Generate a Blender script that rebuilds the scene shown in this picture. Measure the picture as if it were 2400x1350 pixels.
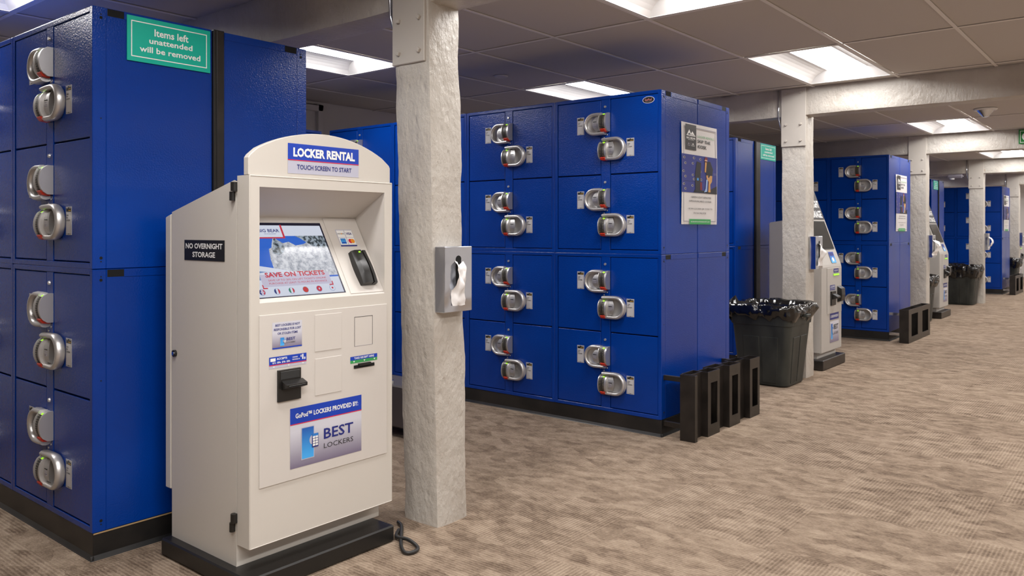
import bpy, bmesh, math, random
from mathutils import Vector, Matrix, noise
random.seed(7)
scene = bpy.context.scene
for o in list(bpy.data.objects):
    bpy.data.objects.remove(o, do_unlink=True)
COL = scene.collection

# ------------------------------------------------------------------ camera, world, exposure
cam_data = bpy.data.cameras.new('camera')
cam = bpy.data.objects.new('camera', cam_data)
COL.objects.link(cam)
cam.location = (0, 0, 1.35)
cam.rotation_euler = (math.radians(90), 0, math.radians(39.409))
cam_data.sensor_width = 36.0
cam_data.lens = 36.0 * 1873.9 / 2400.0
cam_data.shift_y = -135.8 / 2400.0
cam_data.clip_end = 100
cam_data.dof.use_dof = True
cam_data.dof.focus_distance = 4.1
cam_data.dof.aperture_fstop = 7.0
scene.camera = cam
world = bpy.data.worlds.new('world')
scene.world = world
world.use_nodes = True
world.node_tree.nodes['Background'].inputs[0].default_value = (0.5, 0.5, 0.55, 1)
world.node_tree.nodes['Background'].inputs[1].default_value = 0.05
scene.view_settings.view_transform = 'Standard'
scene.view_settings.look = 'None'
scene.view_settings.gamma = 1.0
scene.view_settings.use_curve_mapping = False
scene.view_settings.exposure = 0.66
LAMP = 17.0          # radiance of the troffer lenses
LAMP_COLOR = (1.0, 0.98, 0.965)

# ------------------------------------------------------------------ materials
MATS = {}
def mat(name, color, rough=0.5, metal=0.0, spec=0.5, emit=None, estr=0.0, coat=0.0):
    m = bpy.data.materials.new(name)
    m.use_nodes = True
    b = m.node_tree.nodes['Principled BSDF']
    b.inputs['Base Color'].default_value = (*color, 1)
    b.inputs['Roughness'].default_value = rough
    b.inputs['Metallic'].default_value = metal
    b.inputs['Specular IOR Level'].default_value = spec
    if coat:
        b.inputs['Coat Weight'].default_value = coat
        b.inputs['Coat Roughness'].default_value = 0.12
    if emit:
        b.inputs['Emission Color'].default_value = (*emit, 1)
        b.inputs['Emission Strength'].default_value = estr
    MATS[name] = m
    return m
def N(m, t, **kw):
    n = m.node_tree.nodes.new(t)
    for k, v in kw.items():
        if k in n.inputs: n.inputs[k].default_value = v
        else: setattr(n, k, v)
    return n
def L(m, a, b): m.node_tree.links.new(a, b)
def bsdf(m): return m.node_tree.nodes['Principled BSDF']
def coords(m, scale=(1, 1, 1), space='Object'):
    tc = N(m, 'ShaderNodeTexCoord'); mp = N(m, 'ShaderNodeMapping')
    mp.inputs['Scale'].default_value = scale
    L(m, tc.outputs[space], mp.inputs['Vector'])
    return mp.outputs['Vector']
def noise_bump(m, scale=200, strength=0.1, dist=0.002, detail=3, stretch=(1, 1, 1), prev=None):
    v = coords(m, stretch)
    n = N(m, 'ShaderNodeTexNoise'); n.inputs['Scale'].default_value = scale; n.inputs['Detail'].default_value = detail
    L(m, v, n.inputs['Vector'])
    b = N(m, 'ShaderNodeBump'); b.inputs['Strength'].default_value = strength; b.inputs['Distance'].default_value = dist
    L(m, n.outputs['Fac'], b.inputs['Height'])
    if prev: L(m, prev, b.inputs['Normal'])
    L(m, b.outputs['Normal'], bsdf(m).inputs['Normal'])
    return b.outputs['Normal']
def mottle(m, c1, c2, scale=4, detail=5, stretch=(1, 1, 1), lo=0.35, hi=0.65):
    v = coords(m, stretch)
    n = N(m, 'ShaderNodeTexNoise'); n.inputs['Scale'].default_value = scale; n.inputs['Detail'].default_value = detail
    L(m, v, n.inputs['Vector'])
    r = N(m, 'ShaderNodeValToRGB')
    r.color_ramp.elements[0].position = lo; r.color_ramp.elements[0].color = (*c1, 1)
    r.color_ramp.elements[1].position = hi; r.color_ramp.elements[1].color = (*c2, 1)
    L(m, n.outputs['Fac'], r.inputs['Fac'])
    L(m, r.outputs['Color'], bsdf(m).inputs['Base Color'])
    return r
def srgb(r, g, b):
    f = lambda c: ((c / 255 + 0.055) / 1.055) ** 2.4 if c > 10 else c / 255 / 12.92
    return (f(r), f(g), f(b))

blue = mat('blue_paint', (0.0003, 0.038, 0.27), 0.23, spec=0.38)
mottle(blue, (0.0001, 0.031, 0.235), (0.0002, 0.042, 0.30), 1.5)
nb = noise_bump(blue, 150, 0.55, 0.0022, 2)
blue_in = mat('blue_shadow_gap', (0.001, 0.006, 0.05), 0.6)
white_chip = mat('chipped_paint', (0.25, 0.35, 0.6), 0.6)
black = mat('black_rubber', (0.013, 0.0125, 0.012), 0.4)
mottle(black, (0.009, 0.009, 0.009), (0.022, 0.019, 0.017), 6)
black_plastic = mat('black_plastic', (0.011, 0.010, 0.009), 0.38)
noise_bump(black_plastic, 40, 0.15, 0.002, 2)
brown_plastic = mat('dark_brown_plastic', (0.02, 0.016, 0.013), 0.34)
mottle(brown_plastic, (0.011, 0.009, 0.0075), (0.024, 0.019, 0.016), 9)
hole = mat('dark_hole', (0.001, 0.001, 0.001), 0.9)
cream = mat('cream_powder_coat', srgb(205, 199, 190), 0.42)
noise_bump(cream, 350, 0.06, 0.001, 2)
cream_in = mat('cream_panel', srgb(206, 200, 193), 0.45)
grey_kiosk = mat('pale_grey_powder_coat', srgb(176, 171, 165), 0.42)
silver = mat('cast_aluminium', (0.62, 0.60, 0.585), 0.36, 0.75)
noise_bump(silver, 300, 0.05, 0.001, 2)
silver_d = mat('satin_aluminium', (0.50, 0.49, 0.485), 0.42, 0.7)
chrome = mat('chrome', (0.8, 0.8, 0.8), 0.14, 1.0)
steel = mat('brushed_steel', (0.66, 0.69, 0.75), 0.17, 1.0)
noise_bump(steel, 6, 0.5, 0.03, 1)
key_dark = mat('keypad_black', (0.012, 0.011, 0.010), 0.4)
key_light = mat('keypad_keys', srgb(190, 180, 160), 0.5)
red = mat('red_button', (0.55, 0.03, 0.01), 0.35)
led = mat('green_led', (0.3, 0.9, 0.05), 0.4, emit=(0.5, 1.0, 0.02), estr=0.4)
ledoff = mat('led_lens', (0.25, 0.30, 0.05), 0.3)
plate_w = mat('sticker_silver', srgb(196, 194, 196), 0.35)
ink = mat('black_ink', (0.008, 0.008, 0.008), 0.5)
amber = mat('amber_ink', srgb(200, 150, 40), 0.5)
white = mat('white_print', srgb(238, 238, 236), 0.45)
paper = mat('poster_paper', srgb(214, 210, 208), 0.5)
tissue = mat('tissue_paper', srgb(235, 232, 230), 0.9)
tissue.node_tree.nodes['Principled BSDF'].inputs['Subsurface Weight'].default_value = 0.0
grey_ink = mat('grey_ink', srgb(150, 145, 155), 0.5)
charcoal = mat('charcoal_print', srgb(52, 50, 52), 0.5)
green = mat('sign_green', srgb(0, 172, 150), 0.45)
leaf = mat('leaf_green', srgb(52, 152, 82), 0.5)
exit_green = mat('exit_green', srgb(0, 125, 45), 0.45)
navy = mat('navy_ink', srgb(24, 36, 120), 0.45)
royal = mat('royal_blue_print', srgb(12, 60, 176), 0.4)
silverprint = mat('silver_print', srgb(186, 186, 202), 0.4)
grad = mat('silver_violet_print', srgb(180, 180, 200), 0.4)
crimson = mat('crimson_ink', srgb(214, 30, 62), 0.45)
sky_print = mat('sky_blue_print', srgb(30, 130, 220), 0.4)
orange = mat('orange_ink', srgb(240, 150, 30), 0.45)
pos_blue = mat('poster_blue', srgb(36, 48, 130), 0.4)
pos_dark = mat('poster_dark', srgb(26, 26, 36), 0.5)
skin = mat('print_skin', srgb(205, 160, 135), 0.5)
tan = mat('print_tan', srgb(200, 150, 85), 0.5)
pale_b = mat('print_pale_blue', srgb(150, 175, 215), 0.5)
maroon = mat('print_maroon', srgb(120, 25, 35), 0.5)
wood_edge = mat('raw_wood_edge', srgb(175, 145, 105), 0.7)
can_mat = mat('trash_can_plastic', (0.02, 0.022, 0.019), 0.5)
mottle(can_mat, (0.012, 0.0145, 0.0125), (0.036, 0.039, 0.033), 7, 9, (1, 1, .5))
bag = mat('bin_liner', (0.006, 0.0055, 0.005), 0.14, spec=0.8)
noise_bump(bag, 9, 0.55, 0.03, 2)
glass_scr = mat('dark_screen', (0.03, 0.033, 0.035), 0.15)
bezel = mat('screen_bezel', (0.006, 0.006, 0.03), 0.25)
cable_m = mat('cable_rubber', (0.02, 0.019, 0.018), 0.45)
cable_b = mat('blue_cable', (0.01, 0.05, 0.35), 0.4)
grey_metal = mat('grey_metal', srgb(100, 94, 92), 0.4, 0.3)
tile_m = mat('ceiling_tile', srgb(196, 189, 182), 0.9, spec=0.2)
noise_bump(tile_m, 300, 0.1, 0.001, 2)
grid_m = mat('ceiling_grid', srgb(226, 220, 214), 0.5)
fix_m = mat('troffer_white', srgb(225, 222, 220), 0.5)
lens = mat('troffer_lens', (0.9, 0.9, 0.9), 0.5, emit=LAMP_COLOR, estr=LAMP)
wall_m = mat('wall_paint', srgb(205, 200, 196), 0.8)
noise_bump(wall_m, 60, 0.1, 0.002, 3)
clear = mat('clear_lens', (0.8, 0.8, 0.8), 0.1, spec=0.8)

# painted timber: lumpy brush and grain relief
timber = mat('painted_timber', srgb(190, 183, 174), 0.36, spec=0.5)
_r = mottle(timber, srgb(180, 172, 162), srgb(196, 190, 181), 3, 6, (1, 1, 0.6))
_e = _r.color_ramp.elements.new(0.735); _e.color = (*srgb(196, 190, 181), 1)
_e = _r.color_ramp.elements.new(0.75); _e.color = (*srgb(176, 132, 92), 1)
_v = coords(timber, (1, 1, 0.6))
_n1 = N(timber, 'ShaderNodeTexNoise'); _n1.inputs['Scale'].default_value = 26; _n1.inputs['Detail'].default_value = 6; _n1.inputs['Roughness'].default_value = 0.6
L(timber, _v, _n1.inputs['Vector'])
_n2 = N(timber, 'ShaderNodeTexVoronoi'); _n2.inputs['Scale'].default_value = 16
L(timber, _v, _n2.inputs['Vector'])
_b1 = N(timber, 'ShaderNodeBump'); _b1.inputs['Strength'].default_value = 0.9; _b1.inputs['Distance'].default_value = 0.012
L(timber, _n1.outputs['Fac'], _b1.inputs['Height'])
_mr = N(timber, 'ShaderNodeMapRange'); _mr.inputs['From Max'].default_value = 0.25
L(timber, _n2.outputs['Distance'], _mr.inputs['Value'])
_b2 = N(timber, 'ShaderNodeBump'); _b2.inputs['Strength'].default_value = 0.4; _b2.inputs['Distance'].default_value = 0.008
L(timber, _mr.outputs['Result'], _b2.inputs['Height']); L(timber, _b1.outputs['Normal'], _b2.inputs['Normal'])
L(timber, _b2.outputs['Normal'], bsdf(timber).inputs['Normal'])
plate_m = mat('painted_steel_plate', srgb(190, 183, 174), 0.4)
noise_bump(plate_m, 40, 0.15, 0.002, 3)

# carpet: blotchy taupe loop pile, fine ribs that turn from tile to tile
carpet = mat('carpet', (0.3, 0.25, 0.2), 0.95, spec=0.1)
tc = N(carpet, 'ShaderNodeTexCoord')
def cn(scale, detail, rough=0.5, st=(1, 1, 1)):
    mp = N(carpet, 'ShaderNodeMapping'); mp.inputs['Scale'].default_value = st
    L(carpet, tc.outputs['Object'], mp.inputs['Vector'])
    n = N(carpet, 'ShaderNodeTexNoise'); n.inputs['Scale'].default_value = scale
    n.inputs['Detail'].default_value = detail; n.inputs['Roughness'].default_value = rough
    L(carpet, mp.outputs['Vector'], n.inputs['Vector'])
    return n.outputs['Fac']
def cmath(op, a, b, clamp=False):
    n = N(carpet, 'ShaderNodeMath'); n.operation = op; n.use_clamp = clamp
    for i, x in enumerate((a, b)):
        if x is None: continue
        if isinstance(x, (int, float)): n.inputs[i].default_value = x
        else: L(carpet, x, n.inputs[i])
    return n.outputs[0]
sep = N(carpet, 'ShaderNodeSeparateXYZ'); L(carpet, tc.outputs['Object'], sep.inputs[0])
T = 0.66
chk = N(carpet, 'ShaderNodeTexChecker'); chk.inputs['Scale'].default_value = 1 / T
chk.inputs['Color1'].default_value = (1, 1, 1, 1); chk.inputs['Color2'].default_value = (0, 0, 0, 1)
L(carpet, tc.outputs['Object'], chk.inputs['Vector'])
ribx = cmath('SINE', cmath('MULTIPLY', sep.outputs['X'], 2 * math.pi / 0.0165), None)
riby = cmath('SINE', cmath('MULTIPLY', sep.outputs['Y'], 2 * math.pi / 0.0165), None)
mixr = N(carpet, 'ShaderNodeMix'); mixr.data_type = 'FLOAT'
L(carpet, chk.outputs['Fac'], mixr.inputs[0]); L(carpet, ribx, mixr.inputs[2]); L(carpet, riby, mixr.inputs[3])
rib = mixr.outputs[0]
blotA = cn(11.0, 5, 0.66, (1.0, 1.5, 1)); blotB = cn(11.0, 5, 0.66, (1.0, 1.5, 1))
mixb = N(carpet, 'ShaderNodeMix'); mixb.data_type = 'FLOAT'
L(carpet, chk.outputs['Fac'], mixb.inputs[0]); L(carpet, blotB, mixb.inputs[2]); L(carpet, blotA, mixb.inputs[3])
fineA = cn(60, 3, 0.7, (1, 3, 1)); big = cn(0.7, 2)
h1 = cmath('ADD', cmath('MULTIPLY', cmath('SUBTRACT', mixb.outputs[0], 0.5), 1.45), 0.5)
h2 = cmath('ADD', h1, cmath('MULTIPLY', cmath('SUBTRACT', fineA, 0.5), 1.1))
h3 = cmath('ADD', h2, cmath('MULTIPLY', rib, 0.13))
vm = N(carpet, 'ShaderNodeMapping'); vm.inputs['Scale'].default_value = (8.5, 15, 1); L(carpet, tc.outputs['Object'], vm.inputs['Vector'])
vv = N(carpet, 'ShaderNodeTexVoronoi'); vv.distance = 'CHEBYCHEV'; vv.inputs['Scale'].default_value = 1.0; vv.inputs['Randomness'].default_value = 1.0; vv.voronoi_dimensions = '2D'
L(carpet, vm.outputs['Vector'], vv.inputs['Vector'])
vs_ = N(carpet, 'ShaderNodeSeparateColor'); L(carpet, vv.outputs['Color'], vs_.inputs[0])
h3 = cmath('ADD', h3, cmath('MULTIPLY', cmath('SUBTRACT', vs_.outputs[0], 0.5), 0.36))
h4 = cmath('ADD', h3, cmath('MULTIPLY', cmath('SUBTRACT', big, 0.5), 0.5), True)
cr = N(carpet, 'ShaderNodeValToRGB')
el = cr.color_ramp.elements
el[0].position = 0.05; el[0].color = (*srgb(100, 84, 71), 1)
el[1].position = 0.95; el[1].color = (*srgb(168, 150, 131), 1)
e2 = cr.color_ramp.elements.new(0.5); e2.color = (*srgb(141, 123, 106), 1)
L(carpet, h4, cr.inputs['Fac']); L(carpet, cr.outputs['Color'], bsdf(carpet).inputs['Base Color'])
cb = N(carpet, 'ShaderNodeBump'); cb.inputs['Strength'].default_value = 0.6; cb.inputs['Distance'].default_value = 0.004
L(carpet, cmath('ADD', cmath('MULTIPLY', rib, 0.5), fineA), cb.inputs['Height'])
L(carpet, cb.outputs['Normal'], bsdf(carpet).inputs['Normal'])

# gradient print (silver to violet, darker to the foot) in generated Z
_tc = N(grad, 'ShaderNodeTexCoord'); _sp = N(grad, 'ShaderNodeSeparateXYZ'); L(grad, _tc.outputs['Generated'], _sp.inputs[0])
_cr = N(grad, 'ShaderNodeValToRGB')
_cr.color_ramp.elements[0].position = 0.0; _cr.color_ramp.elements[0].color = (*srgb(118, 108, 132), 1)
_cr.color_ramp.elements[1].position = 0.6; _cr.color_ramp.elements[1].color = (*srgb(206, 206, 216), 1)
L(grad, _sp.outputs['Z'], _cr.inputs['Fac']); L(grad, _cr.outputs['Color'], bsdf(grad).inputs['Base Color'])
_tc = N(sky_print, 'ShaderNodeTexCoord'); _sp = N(sky_print, 'ShaderNodeSeparateXYZ'); L(sky_print, _tc.outputs['Generated'], _sp.inputs[0])
_cr = N(sky_print, 'ShaderNodeValToRGB')
_cr.color_ramp.elements[0].position = 0.1; _cr.color_ramp.elements[0].color = (*srgb(70, 175, 245), 1)
_cr.color_ramp.elements[1].position = 0.7; _cr.color_ramp.elements[1].color = (*srgb(20, 72, 170), 1)
L(sky_print, _sp.outputs['Z'], _cr.inputs['Fac']); L(sky_print, _cr.outputs['Color'], bsdf(sky_print).inputs['Base Color'])

# lit screen colours
def glow(name, c, s=0.50):
    m = mat(name, (0.01, 0.01, 0.01), 0.12, spec=0.5, emit=c, estr=s); return m
scr_white = glow('screen_white', srgb(222, 228, 244))
scr_sky = glow('screen_sky', srgb(40, 105, 215))
scr_snow = glow('screen_snow', srgb(225, 230, 245))
scr_shade = glow('screen_snow_shade', srgb(120, 150, 195))
scr_pink = glow('screen_banner', srgb(205, 200, 222))
scr_red = glow('screen_red', srgb(205, 50, 70))
scr_navy = glow('screen_navy', srgb(30, 40, 120))
scr_green = glow('screen_green', srgb(30, 130, 90))
scr_orange = glow('screen_orange', srgb(205, 70, 45))
scr_trees = glow('screen_frosted_trees', srgb(200, 205, 215))
_v = coords(scr_trees, (1, 1, 1))
_n = N(scr_trees, 'ShaderNodeTexNoise'); _n.inputs['Scale'].default_value = 48; _n.inputs['Detail'].default_value = 7; _n.inputs['Roughness'].default_value = 0.72
L(scr_trees, _v, _n.inputs['Vector'])
_cr = N(scr_trees, 'ShaderNodeValToRGB')
_cr.color_ramp.elements[0].position = 0.36; _cr.color_ramp.elements[0].color = (*srgb(140, 148, 162), 1)
_cr.color_ramp.elements[1].position = 0.6; _cr.color_ramp.elements[1].color = (*srgb(226, 228, 236), 1)
L(scr_trees, _n.outputs['Fac'], _cr.inputs['Fac']); L(scr_trees, _cr.outputs['Color'], bsdf(scr_trees).inputs['Emission Color'])
scr_pine = glow('screen_pine', srgb(90, 100, 110))
_v = coords(scr_pine, (1, 1, 1))
_n = N(scr_pine, 'ShaderNodeTexNoise'); _n.inputs['Scale'].default_value = 70; _n.inputs['Detail'].default_value = 6
L(scr_pine, _v, _n.inputs['Vector'])
_cr = N(scr_pine, 'ShaderNodeValToRGB')
_cr.color_ramp.elements[0].position = 0.42; _cr.color_ramp.elements[0].color = (*srgb(44, 58, 66), 1)
_cr.color_ramp.elements[1].position = 0.6; _cr.color_ramp.elements[1].color = (*srgb(170, 184, 198), 1)
L(scr_pine, _n.outputs['Fac'], _cr.inputs['Fac']); L(scr_pine, _cr.outputs['Color'], bsdf(scr_pine).inputs['Emission Color'])

# ------------------------------------------------------------------ mesh helpers
_textcache = {}
def text_geo(s, bold=0.0):
    k = (s, bold)
    if k in _textcache: return _textcache[k]
    cu = bpy.data.curves.new('t', 'FONT'); cu.body = s; cu.resolution_u = 2
    cu.offset = bold; cu.align_x = 'LEFT'; cu.space_line = 0.95
    ob = bpy.data.objects.new('t', cu); COL.objects.link(ob)
    me = bpy.data.meshes.new_from_object(ob)
    vs = [(v.co.x, v.co.y) for v in me.vertices]; fs = [tuple(p.vertices) for p in me.polygons]
    bpy.data.objects.remove(ob, do_unlink=True); bpy.data.meshes.remove(me); bpy.data.curves.remove(cu)
    xs = [v[0] for v in vs] or [0, 1]; ys = [v[1] for v in vs] or [0, 1]
    _textcache[k] = (vs, fs, min(xs), max(xs), min(ys), max(ys))
    return _textcache[k]

class MB:
    def __init__(s): s.v = []; s.f = []; s.m = []; s.mats = []
    def mi(s, m):
        if m not in s.mats: s.mats.append(m)
        return s.mats.index(m)
    def face(s, pts, m):
        i = len(s.v); s.v += [tuple(p) for p in pts]; s.f.append(tuple(range(i, i + len(pts)))); s.m.append(s.mi(m))
    def mesh(s, vs, fs, m):
        i = len(s.v); s.v += [tuple(p) for p in vs]; k = s.mi(m)
        for f in fs: s.f.append(tuple(a + i for a in f)); s.m.append(k)
    def box(s, x0, x1, y0, y1, z0, z1, m):
        vs = [(x, y, z) for z in (z0, z1) for y in (y0, y1) for x in (x0, x1)]
        s.mesh(vs, [(0, 2, 3, 1), (4, 5, 7, 6), (0, 1, 5, 4), (2, 6, 7, 3), (0, 4, 6, 2), (1, 3, 7, 5)], m)
    def prism(s, pts, axis, a, b, m):          # polygon extruded along axis; pts are in the other two axes' order
        def P(p, t):
            if axis == 'x': return (t, p[0], p[1])
            if axis == 'y': return (p[0], t, p[1])
            return (p[0], p[1], t)
        n = len(pts)
        vs = [P(p, a) for p in pts] + [P(p, b) for p in pts]
        fs = [tuple(range(n))[::-1], tuple(range(n, 2 * n))] + [(i, (i + 1) % n, n + (i + 1) % n, n + i) for i in range(n)]
        s.mesh(vs, fs, m)
    def cyl(s, c, axis, r, a, b, m, n=12, r2=None):
        r2 = r if r2 is None else r2
        def P(ang, rr, t):
            u, w = rr * math.cos(ang), rr * math.sin(ang)
            if axis == 'x': return (t, c[0] + u, c[1] + w)
            if axis == 'y': return (c[0] + u, t, c[1] + w)
            return (c[0] + u, c[1] + w, t)
        vs = [P(2 * math.pi * i / n, r, a) for i in range(n)] + [P(2 * math.pi * i / n, r2, b) for i in range(n)]
        fs = [tuple(range(n)), tuple(range(n, 2 * n))[::-1]] + [(i, n + i, n + (i + 1) % n, (i + 1) % n) for i in range(n)]
        s.mesh(vs, fs, m)
    def tube(s, path, r, m, n=8, closed=False, sq=None, up=Vector((0, 1, 0))):
        P = [Vector(p) for p in path]; k = len(P); rings = []
        for i in range(k):
            a = P[(i - 1) % k] if (i or closed) else P[0]; b = P[(i + 1) % k] if (i < k - 1 or closed) else P[-1]
            t = (b - a).normalized()
            if sq: side = up.cross(t).normalized(); w = up
            else:
                ref = Vector((0, 0, 1)) if abs(t.z) < 0.9 else Vector((1, 0, 0))
                side = ref.cross(t).normalized(); w = t.cross(side)
            ra, rb = (sq if sq else (r, r))
            rings.append([P[i] + side * ra * math.cos(2 * math.pi * j / n) + w * rb * math.sin(2 * math.pi * j / n) for j in range(n)])
        vs = [p for rg in rings for p in rg]; fs = []
        for i in range(k if closed else k - 1):
            for j in range(n):
                a = i * n + j; b = i * n + (j + 1) % n; c = ((i + 1) % k) * n + (j + 1) % n; d = ((i + 1) % k) * n + j
                fs.append((a, b, c, d))
        if not closed: fs += [tuple(range(n))[::-1], tuple(range((k - 1) * n, k * n))]
        s.mesh(vs, fs, m)
    def build(s, name, parent=None, bevel=0, smooth=False, seg=1):
        me = bpy.data.meshes.new(name)
        me.from_pydata(s.v, [], s.f)
        for m in s.mats: me.materials.append(m)
        for p, k in zip(me.polygons, s.m): p.material_index = k
        if bevel or True:
            bm = bmesh.new(); bm.from_mesh(me)
            if bevel:
                bmesh.ops.remove_doubles(bm, verts=bm.verts, dist=1e-6)
                bmesh.ops.recalc_face_normals(bm, faces=bm.faces)
                ed = [e for e in bm.edges if len(e.link_faces) == 2 and e.calc_face_angle(0) > 0.6]
                bmesh.ops.bevel(bm, geom=ed, offset=bevel, segments=seg, affect='EDGES', clamp_overlap=True)
            bmesh.ops.recalc_face_normals(bm, faces=bm.faces)
            bm.to_mesh(me); bm.free()
        if smooth:
            for p in me.polygons: p.use_smooth = True
            if smooth is not True:
                try: me.set_sharp_from_angle(angle=smooth)
                except Exception: pass
        return link(name, me, parent)

def link(name, me, parent=None):
    o = bpy.data.objects.new(name, me); COL.objects.link(o)
    if parent: o.parent = parent
    return o
def tag(o, label, cat=None, group=None):
    o['label'] = label
    if cat: o['category'] = cat
    if group: o['group'] = group
    return o
def thing(name, label, cat, loc=(0, 0, 0), rz=0, group=None):
    o = bpy.data.objects.new(name, None); COL.objects.link(o)
    o.empty_display_size = 0.1
    o.location = loc; o.rotation_euler = (0, 0, rz)
    return tag(o, label, cat, group)
def struct(o):
    o['kind'] = 'structure'; return o

class Sheet:
    """flat print: shapes in (u, v) on a plane; each layer sits a hair in front of the last"""
    def __init__(s, O, U, V, lay=0.0005):
        s.O, s.U, s.V = Vector(O), Vector(U).normalized(), Vector(V).normalized(); s.Nn = s.U.cross(s.V); s.mb = MB(); s.lay = lay
    def P(s, u, v, k): return s.O + s.U * u + s.V * v + s.Nn * (s.lay * k)
    def poly(s, pts, m, k=1): s.mb.face([s.P(u, v, k) for u, v in pts], m)
    def rect(s, u0, v0, u1, v1, m, k=1): s.poly([(u0, v0), (u1, v0), (u1, v1), (u0, v1)], m, k)
    def slab(s, u0, v0, u1, v1, t, m):
        a = [s.P(u, v, 0) for u, v in ((u0, v0), (u1, v0), (u1, v1), (u0, v1))]; b = [p - s.Nn * t for p in a]
        s.mb.mesh(a + b, [(0, 1, 2, 3), (7, 6, 5, 4), (0, 4, 5, 1), (1, 5, 6, 2), (2, 6, 7, 3), (3, 7, 4, 0)], m)
    def frame(s, u0, v0, u1, v1, w, m, k=1):
        s.rect(u0, v0, u1, v0 + w, m, k); s.rect(u0, v1 - w, u1, v1, m, k); s.rect(u0, v0 + w, u0 + w, v1 - w, m, k); s.rect(u1 - w, v0 + w, u1, v1 - w, m, k)
    def ell(s, u, v, a, b, m, k=1, n=18): s.poly([(u + a * math.cos(2 * math.pi * i / n), v + b * math.sin(2 * math.pi * i / n)) for i in range(n)], m, k)
    def text(s, t, u0, v0, u1, v1, m, k=2, bold=0.0):
        vs, fs, xa, xb, ya, yb = text_geo(t, bold)
        if not fs: return
        sx = (u1 - u0) / max(xb - xa, 1e-6); sy = (v1 - v0) / max(yb - ya, 1e-6)
        s.mb.mesh([s.P(u0 + (x - xa) * sx, v0 + (y - ya) * sy, k) for x, y in vs], fs, m)
    def build(s, name, parent=None): return s.mb.build(name, parent)

# ------------------------------------------------------------------ ROOM
CZ = 2.65
XL, XR, YB, YF = -6.7, 2.7, -4.0, 27.0
b = MB(); b.box(XL - .1, XR + .1, YB - .1, YF + .1, -0.1, 0, carpet); struct(b.build('floor'))
for nm, a in (('wall_left', (XL - .1, XL, YB, YF)), ('wall_right', (XR, XR + .1, YB, YF)), ('wall_back', (XL, XR, YB - .1, YB)), ('wall_front', (XL, XR, YF, YF + .1))):
    b = MB(); b.box(*a, 0, CZ + .24, wall_m); struct(b.build(nm))
# boarded window high on the left wall
b = MB()
y0, y1, z0, z1 = 3.9, 5.07, 1.6, 2.615
X = XL
b.box(X, X + .05, y0, y0 + .06, z0, z1, wall_m); b.box(X, X + .05, y1 - .06, y1, z0, z1, wall_m)
b.box(X, X + .05, y0, y1, z1 - .06, z1, wall_m); b.box(X, X + .05, y0, y1, z0, z0 + .06, wall_m)
w = struct(b.build('window_1', bevel=.004))
b = MB(); b.box(X, X + .012, y0 + .06, y1 - .06, z0 + .06, z1 - .06, wall_m); b.build('window_panel', w)

b = MB(); b.box(XL, XR, YB, YF, CZ + .16, CZ + .22, tile_m); ceiling = struct(b.build('ceiling'))
BEAMS = [-2.17, 2.58, 7.33, 12.08, 16.85, 21.6]
PX = 0.715
XS = [-1.77 + PX * k for k in range(-7, 8)]      # Y-direction seams
XS = [x for x in XS if XL < x < XR]
xe = [XL] + XS + [XR]
LIGHTS = []   # (x0,x1,y0,y1)
def want_light(x0, bay, row):
    c = round((x0 + 1.77) / PX)      # -1 = the aisle column of tiles; positive columns hold unseen, added fill lights
    if bay == 0: return (row == 2 and c in (-5, -1, 1, 3)) or (row == 1 and c in (1, 3))  # positive columns here are added out of view to brighten the kiosk front
    if bay == 1 and row == 1: return c in (-5, -1, 3)
    if row == 3: return c in {1: (-4, -1, 3), 2: (-1, 3)}.get(bay, (-5, -1, 3))
    if row == 1: return c in (-1, 3)
    return c == 3 and row == 2  # only the added right-hand fill row lights the middle tiles
tile_meshes = {}
def tile(x0, x1, y0, y1):
    k = (round(x1 - x0, 3), round(y1 - y0, 3))
    if k not in tile_meshes:
        b = MB(); g = .007
        b.box(g, k[0] - g, g, k[1] - g, 0.0, 0.014, tile_m)
        tile_meshes[k] = b.build('ceiling_tile', ceiling, bevel=.003); o = tile_meshes[k]
    else:
        o = tile_meshes[k].copy(); COL.objects.link(o)
    o.location = (x0, y0, CZ + .003)
bars_y = []
for bi, yb in enumerate(BEAMS):
    offs = [1.11, 2.54, 3.97] if bi == 0 else [.33, 1.76, 3.19, 4.62]
    rows = [(.2, 1.11)] * (bi == 0) + [(offs[i], offs[i + 1]) for i in range(len(offs) - 1)]
    for ri, (a, c) in enumerate(rows):
        row = ri if bi == 0 else ri + 1
        ya, yc = yb + a, min(yb + c, YF)
        if ya >= YF - .1: continue
        for i in range(len(xe) - 1):
            if want_light(xe[i], bi, row) and abs(xe[i + 1] - xe[i] - PX) < .01:
                LIGHTS.append((xe[i], xe[i + 1], ya, yc)); continue
            tile(xe[i], xe[i + 1], ya, yc)
    # the narrow cut strips against the beams
    for a, c in ([(3.97, 4.76)] if bi == 0 else [(.2, .33), (4.62, 4.75)]):
        if yb + a > YF: continue
        bb = MB(); bb.box(XL, XR, yb + a + .006, min(yb + c, YF) - .003, 0, .014, tile_m)
        o = bb.build('edge_tile', ceiling); o.location = (0, 0, CZ + .003)
    for a in offs:
        if yb + a < YF:
            bb = MB(); bb.box(XL, XR, -.0115, .0115, 0, .004, grid_m); o = bb.build('grid_bar', ceiling); o.location = (0, yb + a, CZ - .004)
for x in XS:
    for bi, yb in enumerate(BEAMS):
        bb = MB(); bb.box(-.0115, .0115, yb + .2, min(yb + 4.75, YF), 0, .004, grid_m); o = bb.build('grid_bar', ceiling); o.location = (x, 0, CZ - .0042)

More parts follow.
